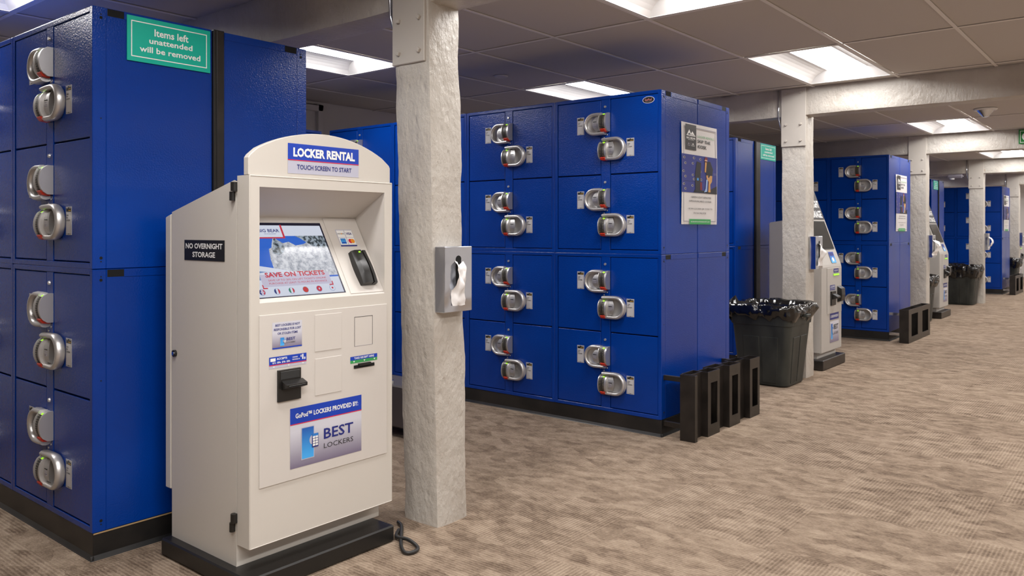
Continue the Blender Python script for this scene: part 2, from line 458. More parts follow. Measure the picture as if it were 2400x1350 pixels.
# ------------------------------------------------------------------ troffers
fw_, fl_ = PX - .024, 1.43 - .024
def troffer_mesh():
    fr = MB(); e = .016; z = 0.0
    fr.box(0, fw_, 0, e, z - .003, z + .006, fix_m); fr.box(0, fw_, fl_ - e, fl_, z - .003, z + .006, fix_m)
    fr.box(0, e, e, fl_ - e, z - .003, z + .006, fix_m); fr.box(fw_ - e, fw_, e, fl_ - e, z - .003, z + .006, fix_m)
    rf = MB(); H = .085; wl = .19; 
    def arc(u0, u1, n=6):      # a wing that curves up towards the lens
        return [(u0 + (u1 - u0) * i / n, H * math.sin(math.pi / 2 * i / n) ** .8) for i in range(n + 1)]
    for pr in (arc(e, wl), arc(fw_ - e, fw_ - wl)):
        for (a, za), (c, zc) in zip(pr, pr[1:]):
            rf.face([(a, e, za), (c, e + zc * .9, zc), (c, fl_ - e - zc * .9, zc), (a, fl_ - e, za)], fix_m)
    for yy, sg in ((e, 1), (fl_ - e, -1)):   # sloped ends
        rf.face([(e, yy, 0)] + [(u, yy + sg * zz * .9, zz) for u, zz in arc(e, wl)[1:]] + [(u, yy + sg * zz * .9, zz) for u, zz in arc(fw_ - e, fw_ - wl)[::-1]], fix_m)
    rf.box(-.0, fw_, 0, fl_, H + .03, H + .035, fix_m)
    ln = MB(); n = 6
    y0, y1 = e + H * .9, fl_ - e - H * .9
    pr = [(wl + (fw_ - 2 * wl) * i / n, H - .012 * math.sin(math.pi * i / n)) for i in range(n + 1)]
    for (a, za), (c, zc) in zip(pr, pr[1:]): ln.face([(a, y0, za), (a, y1, za), (c, y1, zc), (c, y0, zc)], lens)
    return fr, rf, ln
proto = None
names = {}
for i, (x0, x1, y0, y1) in enumerate(LIGHTS):
    bay = sum(1 for v in BEAMS if v < y0) - 1
    side = 'left locker bay' if x1 < -3 else ('open aisle' if x1 < -1 else ('photographer' if x1 < 0 else 'far right side'))
    q_ = y0 - BEAMS[bay]; pos = 'near' if q_ < 1.5 else ('middle' if q_ < 2 else 'far')
    nb_ = ['before first column', 'after first column', 'after second column', 'after third column', 'after fourth column', 'after fifth column'][bay]
    t = thing('ceiling_light', f'recessed white ceiling light over {side}, {pos} one {nb_}', 'light', (x0 + .012, y0 + .012, CZ), 0, 'recessed ceiling lights')
    if proto is None:
        fr, rf, ln = troffer_mesh()
        proto = (fr.build('frame', t), rf.build('reflector', t), ln.build('diffuser', t))
    else:
        for p in proto:
            c = p.copy(); c.parent = t; COL.objects.link(c)

# ------------------------------------------------------------------ timber columns and beams
def rough_box(name, x0, x1, y0, y1, z0, z1, m, long, amp, seed, parent=None, taper=(0, 0)):
    """a closed box with a fine skin pushed about by noise; long = axis of the grain"""
    L_ = (x1 - x0, y1 - y0, z1 - z0)
    step = [0.035, 0.035, 0.035]; step[long] = 0.03 if long == 2 else .05
    n = [max(4, int(round(L_[i] / step[i]))) for i in range(3)]
    bm = bmesh.new(); V = {}
    def vert(i, j, k):
        key = (i, j, k)
        if key in V: return V[key]
        p = Vector((x0 + L_[0] * i / n[0], y0 + L_[1] * j / n[1], z0 + L_[2] * k / n[2]))
        c = Vector(((x0 + x1) / 2, (y0 + y1) / 2, (z0 + z1) / 2))
        out = Vector((0, 0, 0)); 
        for ax, (q, nn) in enumerate(((i, n[0]), (j, n[1]), (k, n[2]))):
            if ax == long: continue
            if q == 0: out[ax] -= 1
            if q == nn: out[ax] += 1
        edge = out.length > 1.2
        sc = Vector((5, 5, 5)); sc[long] = 1.6
        q = Vector((p.x * sc.x, p.y * sc.y, p.z * sc.z)) + Vector((seed * 7.3, 0, 0))
        d = noise.noise(q) * amp + noise.noise(q * 3.1) * amp * .5
        q2 = p * 22 + Vector((seed, seed, 0))
        d += noise.noise(q2) * amp * .28
        if edge: d = d * 1.2 - amp * .9 - max(0, noise.noise(q * 2.2 + Vector((3, 3, 3)))) * amp * 1.8
        if out.length: p += out.normalized() * d
        tz = (p.z - z0) / L_[2]
        if long == 2: p.x += taper[0] * tz; p.y += taper[1] * tz
        V[key] = bm.verts.new(p); return V[key]
    def grid(fix, val):
        a, c = [i for i in range(3) if i != fix]
        for i in range(n[a]):
            for j in range(n[c]):
                ks = []
                for di, dj in ((0, 0), (1, 0), (1, 1), (0, 1)):
                    k = [0, 0, 0]; k[fix] = val; k[a] = i + di; k[c] = j + dj; ks.append(vert(*k))
                bm.faces.new(ks)
    for fix in range(3):
        grid(fix, 0); grid(fix, n[fix])
    bmesh.ops.recalc_face_normals(bm, faces=bm.faces)
    me = bpy.data.meshes.new(name); bm.to_mesh(me); bm.free(); me.materials.append(m)
    for p in me.polygons: p.use_smooth = True
    me.set_sharp_from_angle(angle=math.radians(50))
    return link(name, me, parent)

COLX = {1: (-2.782, -2.556), 2: (-2.775, -2.552), 3: (-2.79, -2.57), 4: (-2.87, -2.63), 5: (-2.90, -2.66)}
cd = ['nearest painted timber column, beside the cream kiosk', 'second painted timber column, behind the bagged black bin', 'third painted timber column, beside the second black boot rack',
      'fourth painted timber column, behind the round-shouldered far bin', 'fifth and farthest painted timber column at the right edge']
for i, yb in enumerate(BEAMS[1:], 1):
    x0, x1 = COLX[i]; ly = .21
    cx, cy = (x0 + x1) / 2, yb + ly / 2
    t = thing('timber_column', cd[i - 1], 'column', (cx, cy, 0), 0, 'timber columns along the aisle')
    hw = (x1 - x0) / 2
    tap = (-.03, -.03) if i == 1 else (-.004, 0)
    rough_box('post', -hw, hw, -ly / 2, ly / 2, 0, 2.41, timber, 2, .0075 if i == 1 else .0055, i, t, taper=tap)
    px = -.03 if i == 1 else 0
    b = MB(); b.box(-hw + px - .005, hw + px - (.018 if i == 1 else 0), -ly / 2 + (-.038 if i == 1 else -.016), -ly / 2 + (-.02 if i == 1 else -.002), 2.118, CZ, plate_m)
    b.build('steel_plate', t, bevel=.003)
    yp = -ly / 2 + (-.038 if i == 1 else -.016)
    for (bx, bz) in ((-.07, 2.17), (.065, 2.17), (-.07, 2.32), (.065, 2.32), (-.07, 2.608), (.065, 2.608)):
        b = MB(); a0 = random.random()
        rr = .013
        pts = [(bx + px + rr * math.cos(a0 + math.pi / 2 * q), bz + rr * math.sin(a0 + math.pi / 2 * q)) for q in range(4)] if i == 1 else [(bx + px + .011 * math.cos(a0 + math.pi / 3 * q), bz + .011 * math.sin(a0 + math.pi / 3 * q)) for q in range(6)]
        b.prism(pts, 'y', yp - .014, yp, plate_m); b.build('bolt', t, bevel=.0015)
    # thin electrical conduit at the left of the plate
    if i != 3:
        b = MB(); xx = -hw + px - .022
        b.tube([(xx - .012, yp + .015, CZ - .005), (xx - .012, yp + .012, 2.45), (xx - .006, yp + .012, 2.36), (xx + .008, yp + .02, 2.30), (xx + .012, yp + .05, 2.26)], .008, steel, 8)
        b.build('conduit', t, smooth=True)
for i, yb in enumerate(BEAMS):
    lab = ['painted timber ceiling beam behind the photographer', 'nearest painted timber ceiling beam, over the first column', 'second painted timber ceiling beam, over the second column',
           'third painted timber ceiling beam with the green exit sign', 'fourth painted timber ceiling beam, over the fourth column', 'fifth and farthest painted timber ceiling beam'][i]
    if i == 0:
        b = MB(); b.box(XL, XR, yb, yb + .2, 2.39, CZ + .02, timber); o = b.build('timber_beam', bevel=.01)
    else:
        zb = 2.385 if i == 1 else 2.395
        o = rough_box('timber_beam', XL + .01, XR - .01, yb - (.015 if i == 1 else 0), yb + .19, zb, CZ + .015, timber, 0, .006, 20 + i)
    tag(o, lab, 'beam', 'timber ceiling beams')

# ------------------------------------------------------------------ LOCKERS
H = 1.08
def lock_parts():
    """meshes of one lock; local origin = lock centre on the door face, -y outwards. left version (ring to the left)"""
    out = {}
    def ring(sx, sz, name):
        b = MB(); CX = -.078 if sx > 0 else -.094
        path = [(.008, -.064), (-.03, -.066), (-.06, -.067), (CX, -.067)]
        for a in range(1, 12):
            t = -math.pi / 2 - math.pi * a / 12
            path.append((CX + .067 * math.cos(t), .067 * math.sin(t)))
        path += [(CX, .067), (-.055, .067), (-.02, .066)]
        b.tube([(sx * x, -.022, sz * z) for x, z in path], 0, silver, 10, sq=(.0125, .022), up=Vector((0, 1, 0)))
        me = b.build(name, smooth=math.radians(60)).data; return me
    def dish(sx, sz, name):
        b = MB(); n = 14; rim = []; CX = -.078 if sx > 0 else -.094
        for a in range(n + 1):
            t = -math.pi / 2 - math.pi * a / n; rim.append((CX + .062 * math.cos(t), .062 * math.sin(t)))
        rim += [(-.05, .062), (-.05, -.062)]
        inn = [(-.085 + (x + .085) * .55, z * .62) for x, z in rim]
        k = len(rim)
        vs = [(sx * x, -.016, sz * z) for x, z in rim] + [(sx * x, -.004, sz * z) for x, z in inn]
        fs = [(i, (i + 1) % k, k + (i + 1) % k, k + i) for i in range(k)] + [tuple(range(k, 2 * k))]
        b.mesh(vs, fs, silver_d); return b.build(name, smooth=math.radians(70)).data
    def seg(h, zc, d0, d1, n=10):       # circular-segment profile in (y, z)
        pts = [(-.001, zc - h)]
        for i in range(n + 1):
            t = -1 + 2 * i / n; pts.append((-(d0 + (d1 - d0) * math.sqrt(max(0, 1 - t * t * .96))), zc + t * h))
        pts.append((-.001, zc + h)); return pts
    def grip(sx, sz, name):
        b = MB(); pr = seg(.056, sz * .003, .01, .042)
        # crescent free edge
        n = len(pr); xa = -.018 * sx
        A = [(xa, y, z) for y, z in pr]; B = [(sx * ((-.084 if sx > 0 else -.094) + .03 * (abs(z) / .056) ** 2 * (1 if sx > 0 else 1)), y, z) for y, z in pr]
        b.mesh(A + B, [tuple(range(n))[::-1], tuple(range(n, 2 * n))] + [(i, (i + 1) % n, n + (i + 1) % n, n + i) for i in range(n)], silver_d)
        # engraved number lines
        for q, (w, zz) in enumerate(((.026, .012), (.020, .002), (.024, -.007), (.022, -.014))):
            x0 = sx * (-.05); yy = -(.0435)
            b.box(min(x0, x0 - sx * w), max(x0, x0 - sx * w), yy, yy + .004, sz * .003 + zz - .0018, sz * .003 + zz + .0018, ink if q == 0 else grey_ink)
        return b.build(name, smooth=math.radians(40)).data
    out['L'] = (ring(1, 1, 'handle'), dish(1, 1, 'handle_cup'), grip(1, 1, 'grip_plate'))
    out['R'] = (ring(-1, -1, 'handle'), dish(-1, -1, 'handle_cup'), grip(-1, -1, 'grip_plate'))
    for key, zc in (('L', .010), ('R', -.010)):
        b = MB()
        b.prism(seg(.064, zc, .016, .060), 'x', -.030, -.024, silver)
        b.prism(seg(.062, zc, .012, .050), 'x', -.024, .022, silver_d)
        b.prism(seg(.064, zc, .016, .060), 'x', .022, .036, silver)
        hs = b.build('lock_housing', smooth=math.radians(40)).data
        b = MB(); pr = [(-(.012 + .0405 * math.sqrt(1 - (t * .80) ** 2 * .96) ) - .0005, zc + .062 * .80 * t) for t in [-1 + 2 * i / 10 for i in range(11)]]
        for (ya, za), (yc, zd) in zip(pr, pr[1:]):
            b.face([(-.0235, ya, za), (.0215, ya, za), (.0215, yc, zd), (-.0235, yc, zd)], key_dark)
        for (ya, za), (yc, zd) in zip(pr, pr[1:]):      # two columns of keys
            for xa, xb in ((-.020, -.014), (-.007, -.004), (.006, .014)):
                f1, f2 = .34, .62
                y1_, z1_ = ya + (yc - ya) * f1 - .001, za + (zd - za) * f1
                y2_, z2_ = ya + (yc - ya) * f2 - .001, za + (zd - za) * f2
                b.face([(xa, y1_, z1_), (xb, y1_, z1_), (xb, y2_, z2_), (xa, y2_, z2_)], key_light)
        kp = b.build('keypad').data
        b = MB(); b.prism([(-.046, zc - .045), (-.052, zc - .050), (-.040, zc - .066), (-.010, zc - .070), (-.004, zc - .058)], 'x', -.016, .022, red)
        rb = b.build('release_button', bevel=.002).data
        b = MB(); b.prism([(-.036, zc + .049), (-.0395, zc + .0505), (-.034, zc + .0575), (-.030, zc + .056)], 'x', .000, .014, led)
        lg = b.build('status_light').data
        out[key] += (hs, kp, rb, lg)
    for o in list(bpy.data.objects):
        if o.name.split('.')[0] in ('handle', 'handle_cup', 'grip_plate', 'lock_housing', 'keypad', 'release_button', 'status_light') and o.parent is None:
            bpy.data.objects.remove(o, do_unlink=True)
    return out
LOCK = lock_parts()
LOCKNAMES = ('handle', 'handle_cup', 'grip_plate', 'lock_housing', 'keypad', 'release_button', 'status_light')
def label_mesh():
    s = Sheet((0, -.0015, 0), (1, 0, 0), (0, 0, 1), .0004); w, h = .029, .0605
    s.slab(-w, -h, w, h, .0014, plate_w); s.frame(-w + .003, -h + .004, w - .003, h - .004, .0012, ink, 1)
    s.rect(-w + .005, h - .022, w - .005, h - .008, ink, 1); s.rect(-.002, h - .018, w - .007, h - .0145, amber, 2)
    s.rect(-.006, h - .008, .006, h - .003, ink, 1); s.rect(-.006, -h + .003, .006, -h + .006, ink, 1)
    s.text('SCAN', -w + .008, .020, -.002, .0265, ink, 2, .03); s.text('FOR', -w + .008, .010, -.008, .0165, ink, 2, .03); s.text('LOCKER', -w + .008, -.001, .014, .0055, ink, 2, .03)
    o = s.build('scan_label'); me = o.data; bpy.data.objects.remove(o, do_unlink=True); return me
LABEL = label_mesh()
_sb = MB(); _sb.cyl((0, 0), 'y', .0075, -.007, .001, silver, 10, .0095)
_o = _sb.build('screw', smooth=math.radians(40)); SCREW = _o.data; bpy.data.objects.remove(_o, do_unlink=True)
_sb = MB(); _sb.cyl((0, 0), 'y', .0045, -.003, .001, silver_d, 8, .006)
_o = _sb.build('screw', smooth=True); SCREW2 = _o.data; bpy.data.objects.remove(_o, do_unlink=True)

_cab = {}
def cab_meshes(W, D):
    k = (W, D)
    if k in _cab: return _cab[k]
    fb = .024; dep = .055; c = W / 2; sw = .036
    b = MB()
    # shell behind a proud front frame
    b.box(.0015, W - .0015, dep, D, .0, H - .002, blue)
    b.box(0.0006, fb, 0, dep, 0, H - .002, blue); b.box(W - fb, W - .0006, 0, dep, 0, H - .002, blue)
    b.box(fb, W - fb, 0, dep, 0, fb, blue); b.box(fb, W - fb, 0, dep, H - fb, H - .002, blue)
    me = b.build('body', bevel=.0022); body = me.data; bpy.data.objects.remove(me, do_unlink=True)
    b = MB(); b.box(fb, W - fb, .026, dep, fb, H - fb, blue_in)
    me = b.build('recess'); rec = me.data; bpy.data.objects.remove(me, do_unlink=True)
    b = MB(); b.box(c - sw, c + sw, .0015, .026, fb, H - fb, blue); 
    me = b.build('lock_strip', bevel=.0015); strip = me.data; bpy.data.objects.remove(me, do_unlink=True)
    g = .0045
    dw = c - sw - fb - 2 * g; dh = (H - 2 * fb) / 2 - 2 * g + .0015
    b = MB(); b.box(0, dw, .003, .026, 0, dh, blue)
    me = b.build('door', bevel=.0025); door = me.data; bpy.data.objects.remove(me, do_unlink=True)
    _cab[k] = (body, rec, strip, door, fb, g, dw, dh, c, sw); return _cab[k]
NEAR_SLOT = {}
def cabinet(label, loc, W, D, rz=0, doors=True, end=False, group=None, rear=False, locks=True):
    t = thing('locker_cabinet', label, 'locker', loc, rz, group)
    body, rec, strip, door, fb, g, dw, dh, c, sw = cab_meshes(W, D)
    link('body', body, t)
    if doors:
        link('recess', rec, t)
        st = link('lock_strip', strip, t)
        for r in (0, 1):
            base = .030 + r * .518
            zz = 1.002 - .548 + base
            for (dx, z_, m) in ((-.002, zz + .004, SCREW), (-.012, 0.794 - .548 + base, SCREW2), (.014, .813 - .548 + base, SCREW2)):
                q = link('screw', m, st); q.location = (c + dx, .0015, z_)
            for sidex, x0 in (('L', fb + g), ('R', c + sw + g)):
                d = link('door', door, t); z0 = fb + g + r * (dh + 2 * g - .0015 + .0)
                d.location = (x0, 0, z0)
                if not locks: continue
                lx = c - x0; lz = (.888 if sidex == 'L' else .7135) - .548 + base - z0
                for nm, m in zip(LOCKNAMES, LOCK[sidex]):
                    q = link(nm, m, d); q.location = (lx, .0035, lz)
                q = link('scan_label', LABEL, d)
                q.location = (lx + (-.207 if sidex == 'L' else .196), .0035, (.888 if sidex == 'L' else .7175) - .548 + base - z0)
    if end:
        b = MB()
        ys = (.060, .128) if not rear else (D - .128, D - .060)
        e = W if not rear else 0.0
        # slot notch and bolt holes on the end face (rear cabinets are turned round, so the end is at x = 0)
        xa, xb = (W - .004, W - .0008) if not rear else (.0008, .004)
        b.box(xa, xb, ys[0], ys[1], H - .034, H - .004, hole)
        b.build('lifting_slot', t)
        for (yy, zz, rr) in ((.034, H - .046, .0065), (.034, H - .032, .003), (.034, .045, .0065), (.034, .030, .003), (.034, .62, .003)):
            yy = yy if not rear else D - yy
            yy = max(.012, min(D - .012, yy))
            b = MB(); xq = (W - .002, W + .0004) if not rear else (-.0004, .002)
            b.cyl((yy, zz), 'x', rr, xq[0], xq[1], hole, 8); b.build('bolt_hole', t)
        # rear-edge lip of the end panel
        b = MB(); xq = (W - .003, W + .0006) if not rear else (-.0006, .003)
        b.box(xq[0], xq[1], dep_lip := .128, D - .006, H - .036, H - .002, blue); b.build('top_lip', t, bevel=.001)
    return t

ORD = ['aisle-end', 'second', 'third', 'fourth', 'fifth']
def bank(desc, group, X, Yf, W, D, ncol, D2=None, gap=.004, post=False, z0=.11, short=''):
    D2 = D if D2 is None else D2
    for c in range(ncol):
        for r, tier in ((0, 'lower'), (1, 'upper')):
            if c == 0: lab = f'{tier} blue locker cabinet at the aisle end of the {desc}'
            else: lab = f'{tier} blue locker cabinet, {ORD[c]} from aisle, {desc}'
            cabinet(lab, (X - W * (c + 1), Yf, z0 + H * r), W, D, 0, True, c == 0, group)
    yb = Yf + D + gap
    for r, tier in ((0, 'lower'), (1, 'upper')):
        # turned to face the other way: origin moves to the far front corner
        cabinet(f'{tier} blue locker cabinet backing onto the {desc}, plain end panel showing', (X, yb + D2, z0 + H * r), W, D2, math.pi, False, True, group, rear=False) if False else \
        rear_cab(f'{tier} blue back-row cabinet, plain end showing, {desc}', X, yb, W, D2, z0 + H * r, group)
    L_ = W * ncol
    t = thing('locker_plinth', f'black rubber-faced plinth under the {desc}', 'plinth', (X - L_, Yf, 0), 0, 'black plinths under the locker banks')
    tot = D + gap + D2
    b = MB(); b.box(0, L_ - .002, .003, tot - .003, 0, z0, black); b.build('base_box', t, bevel=.003)
    b = MB(); b.prism([(.003, .018), (-.006, .004), (-.010, 0), (.003, 0)], 'x', 0, L_ + .008, black); b.build('cove_strip', t)
    b = MB(); b.prism([(L_ - .002, .018), (L_ + .007, .004), (L_ + .010, 0), (L_ - .002, 0)], 'y', -.008, tot, black); b.build('cove_strip', t)
    if post:
        b = MB(); b.box(L_ - .001, L_ + .0005, .004, tot - .004, z0 - .006, z0 - .0005, wood_edge); o = b.build('wood_edge', t); tag(o, 'bare tan wood edge')
    if post:
        b = MB()
        b.box(-.03, .012, 0, gap - .003, 0, 2.27 - .0, black_plastic)
        b.box(.002, .016, .014, gap - .008, 0, 2.266, brown_plastic)
        o = b.build('filler_strip', bevel=.002); o.location = (X, Yf + D + .0015, .0)
        tag(o, f'dark vertical filler strip between the halves of the {short or desc}', 'strip', 'dark filler strips')
def rear_cab(label, X, y0, W, D, z, group):
    t = thing('locker_cabinet', label, 'locker', (X, y0 + D, z), math.pi, group)
    body, rec, strip, door, fb, g, dw, dh, c, sw = cab_meshes(W, D)
    link('body', body, t)
    b = MB(); b.box(.0008, .004, .060, .128, H - .034, H - .004, hole); b.build('lifting_slot', t)
    for (yy, zz, rr) in ((.034, H - .046, .0065), (.034, H - .032, .003), (.034, .045, .0065), (.034, .030, .003)):
        b = MB(); b.cyl((yy, zz), 'x', rr, -.0004, .002, hole, 8); b.build('bolt_hole', t)
    b = MB(); b.box(-.0006, .003, .128, D - .006, H - .036, H - .002, blue); b.build('top_lip', t, bevel=.001)
    b = MB(); b.box(fb, W - fb, .01, .05, fb, H - fb, blue); b.build('door_panel', t)
    return t
G1 = 'blue locker cabinets'
bank('near left bank behind cream kiosk', G1, -3.392, 1.433, .862, .528, 3, .463, .056, True, short='near left bank')
bank('middle bank with large poster', G1, -2.556, 4.645, .862, .517, 4, .517, .007, short='middle bank')
bank('set-back bank behind first bin', G1, -3.315, 7.52, .862, .46, 2, .46, .13, True, short='set-back bank')
bank('third bank with smaller poster', G1, -2.627, 10.41, .716, .50, 5, .53, .007)
bank('set-back bank past third column', G1, -3.30, 15.90, .862, .52, 3, .47, .05, True, short='farther set-back bank')
bank('farthest bank behind fourth column', G1, -2.70, 19.45, .862, .517, 3, .517, .007)
for c in range(2):
    for r, tier in ((0, 'lower'), (1, 'upper')):
        cabinet(f'{tier} blue locker cabinet against the left wall, {["nearest the corner", "farther from the corner"][c]}', (-6.10, 4.632 - .862 * (c + 1), .11 + H * r), .862, .515, math.pi / 2, True, False, G1)
b = MB(); b.box(-6.6, -6.103, 4.632 - 1.724, 4.632, 0, .11, black); tag(b.build('locker_plinth'), 'black plinth under the lockers against the left wall', 'plinth', 'black plinths under the locker banks')

badge_red = mat('badge_lettering', srgb(235, 150, 145), 0.4)
# oval badge on the middle bank
s = Sheet((-2.652, 4.6465, 2.209), (1, 0, 0), (0, 0, 1), .0006)
s.ell(0, 0, .049, .026, royal, 1, 28); s.ell(0, 0, .044, .0225, white, 2, 28); s.ell(0, 0, .041, .020, ink, 3, 28)
s.text('GoPod', -.027, -.006, .024, .009, badge_red, 4, .0)
s.rect(-.022, -.012, .020, -.0105, grey_ink, 4)
tag(s.build('oval_badge'), 'small oval black and blue badge at the top of the middle bank', 'badge')

# ------------------------------------------------------------------ green signs and posters
def green_sign(label, X, y0, y1, z0, z1):
    t = thing('notice_sign', label, 'sign', (X, y0, z0), 0, 'green unattended-items signs')
    W, Hh = y1 - y0, z1 - z0
    s = Sheet((.005, 0, 0), (0, 1, 0), (0, 0, 1), .0005)
    s.slab(0, 0, W, Hh, .004, green); s.build('board', t)
    s = Sheet((.005, 0, 0), (0, 1, 0), (0, 0, 1), .0005)
    s.frame(W * .045, Hh * .10, W * .955, Hh * .90, .004, white, 1); s.build('border_line', t)
    s = Sheet((.005, 0, 0), (0, 1, 0), (0, 0, 1), .0005)
    for tx, a, c, v0, v1 in (('Items left', .31, .72, .625, .79), ('unattended', .25, .77, .445, .575), ('will be removed', .14, .87, .235, .37)):
        s.text(tx, W * a, Hh * v0, W * c, Hh * v1, white, 2, .018)
    s.build('lettering', t)
green_sign('green sign on the near left bank, Items left unattended will be removed', -3.392, 1.571, 1.949, 2.067, 2.258)
green_sign('green unattended-items sign on the set-back bank behind the bin', -3.315, 8.135, 8.555, 2.095, 2.262)
green_sign('tiny green unattended-items sign seen just past the third column', -3.30, 16.04, 16.41, 2.09, 2.25)

def poster(label, X, y0, y1, z0, z1, full=True):
    W, Hh = y1 - y0, z1 - z0
    t = thing('wall_poster', label, 'poster', (X, y0, z0), 0, 'locker rental posters')
    # a sheet of stiff paper that bows a little off the panel
    b = MB(); n = 10
    bow = lambda v: .003 + .004 * math.sin(math.pi * v)
    for i in range(n):
        a, c = i / n, (i + 1) / n
        b.face([(bow(a), 0, Hh * a), (bow(a), W, Hh * a), (bow(c), W, Hh * c), (bow(c), 0, Hh * c)], paper)
    b.build('sheet', t)
    s = Sheet((.0078, 0, 0), (0, 1, 0), (0, 0, 1), .0004)
    s.frame(W * .045, Hh * .025, W * .955, Hh * .965, .006, grey_ink, 0)
    s.rect(.0, Hh * .315, W * .985, Hh * .69, pos_blue, 1)
    s.rect(W * .09, Hh * .735, W * .385, Hh * .985, charcoal, 2)
    s.rect(W * .20, .0, W * .80, Hh * .052, leaf, 2); s.build('print_blocks', t)
    s = Sheet((.0078, 0, 0), (0, 1, 0), (0, 0, 1), .0004)
    # mountain emblem
    def mt(u, v, w, h, m, k):
        th = w * .16
        s.poly([(u, v), (u + w / 2, v + h), (u + w / 2, v + h - th * 1.7), (u + th * 1.5, v + th * .6)], m, k)
        s.poly([(u + w / 2, v + h), (u + w, v), (u + w - th * 1.5, v + th * .6), (u + w / 2, v + h - th * 1.7)], m, k)
    s.rect(W * .12, Hh * .873, W * .36, Hh * .882, white, 3)
    mt(W * .12, Hh * .873, W * .145, Hh * .062, white, 3); mt(W * .20, Hh * .873, W * .16, Hh * .048, white, 3)
    s.text('BIG BEAR', W * .12, Hh * .842, W * .36, Hh * .862, white, 3, .02)
    s.rect(W * .16, Hh * .833, W * .32, Hh * .8355, white, 3)
    mt(W * .15, Hh * .785, W * .06, Hh * .02, grey_ink, 3); s.rect(W * .235, Hh * .78, W * .24, Hh * .81, grey_ink, 3); mt(W * .26, Hh * .785, W * .07, Hh * .02, white, 3)
    s.rect(W * .15, Hh * .776, W * .22, Hh * .780, grey_ink, 3); s.rect(W * .25, Hh * .776, W * .34, Hh * .780, white, 3)
    s.build('emblem', t)
    s = Sheet((.0078, 0, 0), (0, 1, 0), (0, 0, 1), .0004)
    s.text('LOCKER RENTALS', W * .42, Hh * .87, W * .90, Hh * .892, leaf, 2)
    s.text('SKIP THE', W * .42, Hh * .818, W * .79, Hh * .85, ink, 2, .02)
    s.text('KIOSK', W * .43, Hh * .762, W * .68, Hh * .797, ink, 2, .02)
    s.text('- GREEN LIGHT DENOTES', W * .22, Hh * .262, W * .81, Hh * .280, charcoal, 2)
    s.text('OPEN/AVAILABLE LOCKER', W * .19, Hh * .222, W * .82, Hh * .240, charcoal, 2)
    s.text('- SCAN LOCKER QR CODE TO', W * .15, Hh * .145, W * .85, Hh * .163, charcoal, 2)
    s.text('PAY & UNLOCK', W * .32, Hh * .103, W * .67, Hh * .121, charcoal, 2)
    s.text('BIGBEARMOUNTAINRESORT.COM', W * .24, Hh * .020, W * .76, Hh * .032, white, 4)
    s.build('lettering', t)
    # the photograph: skier pulling on a boot at a bank of blue lockers
    s = Sheet((.0078, 0, 0), (0, 1, 0), (0, 0, 1), .0004)
    for u, v in ((.06, .655), (.09, .60), (.04, .52), (.09, .47), (.05, .395), (.09, .35), (.32, .66), (.29, .605), (.29, .49), (.32, .45), (.28, .385), (.50, .655), (.50, .53), (.52, .45)):
        s.ell(W * u, Hh * v, W * .032, Hh * .013, grey_ink, 3, 12); s.ell(W * (u + .006), Hh * v, W * .016, Hh * .007, pos_dark, 4, 8)
    s.rect(W * .03, Hh * .425, W * .60, Hh * .427, pos_dark, 3); s.rect(W * .88, Hh * .525, W * .985, Hh * .528, grey_ink, 3); s.rect(W * .88, Hh * .513, W * .985, Hh * .5155, grey_ink, 3)
    s.poly([(W * .66, Hh * .315), (W * .985, Hh * .315), (W * .985, Hh * .40), (W * .80, Hh * .36)], pos_dark, 2)
    s.poly([(W * .36, Hh * .325), (W * .52, Hh * .33), (W * .50, Hh * .47), (W * .52, Hh * .62), (W * .40, Hh * .63), (W * .35, Hh * .50)], pos_dark, 5)   # locker door ajar, bag
    s.poly([(W * .49, Hh * .345), (W * .55, Hh * .345), (W * .54, Hh * .425), (W * .49, Hh * .425)], maroon, 6)
    s.poly([(W * .40, Hh * .44), (W * .45, Hh * .44), (W * .45, Hh * .465), (W * .40, Hh * .465)], sky_print, 6)
    s.poly([(W * .30, Hh * .318), (W * .78, Hh * .318), (W * .74, Hh * .34), (W * .34, Hh * .345)], pos_dark, 4)
    s.poly([(W * .67, Hh * .50), (W * .84, Hh * .50), (W * .86, Hh * .57), (W * .78, Hh * .645), (W * .70, Hh * .64), (W * .64, Hh * .58)], pos_dark, 6)   # jacket
    s.poly([(W * .615, Hh * .53), (W * .655, Hh * .53), (W * .68, Hh * .64), (W * .63, Hh * .645)], tan, 7)    # hair
    s.ell(W * .655, Hh * .652, W * .038, Hh * .020, skin, 7, 14)
    s.poly([(W * .61, Hh * .66), (W * .70, Hh * .658), (W * .69, Hh * .682), (W * .64, Hh * .686)], maroon, 8)        # beanie
    s.poly([(W * .66, Hh * .50), (W * .84, Hh * .50), (W * .83, Hh * .44), (W * .78, Hh * .41), (W * .79, Hh * .33), (W * .72, Hh * .33), (W * .735, Hh * .44), (W * .68, Hh * .455)], tan, 6)   # trousers
    s.poly([(W * .66, Hh * .455), (W * .71, Hh * .46), (W * .69, Hh * .36), (W * .69, Hh * .335), (W * .60, Hh * .325), (W * .645, Hh * .365)], pale_b, 7)  # boot
    s.ell(W * .70, Hh * .475, W * .022, Hh * .010, skin, 8, 10); s.poly([(W * .80, Hh * .59), (W * .86, Hh * .56), (W * .74, Hh * .475), (W * .71, Hh * .485)], pos_dark, 7)
    s.build('photo_print', t)
poster('large white locker rental poster on the end of the middle bank', -2.556, 4.913, 5.462, 1.39, 2.088)
poster('smaller white locker rental poster on the end of the third bank', -2.627, 10.71, 11.25, 1.335, 2.045)
poster('farthest white poster on the end of the last bank', -2.70, 19.64, 20.34, 1.33, 2.09)

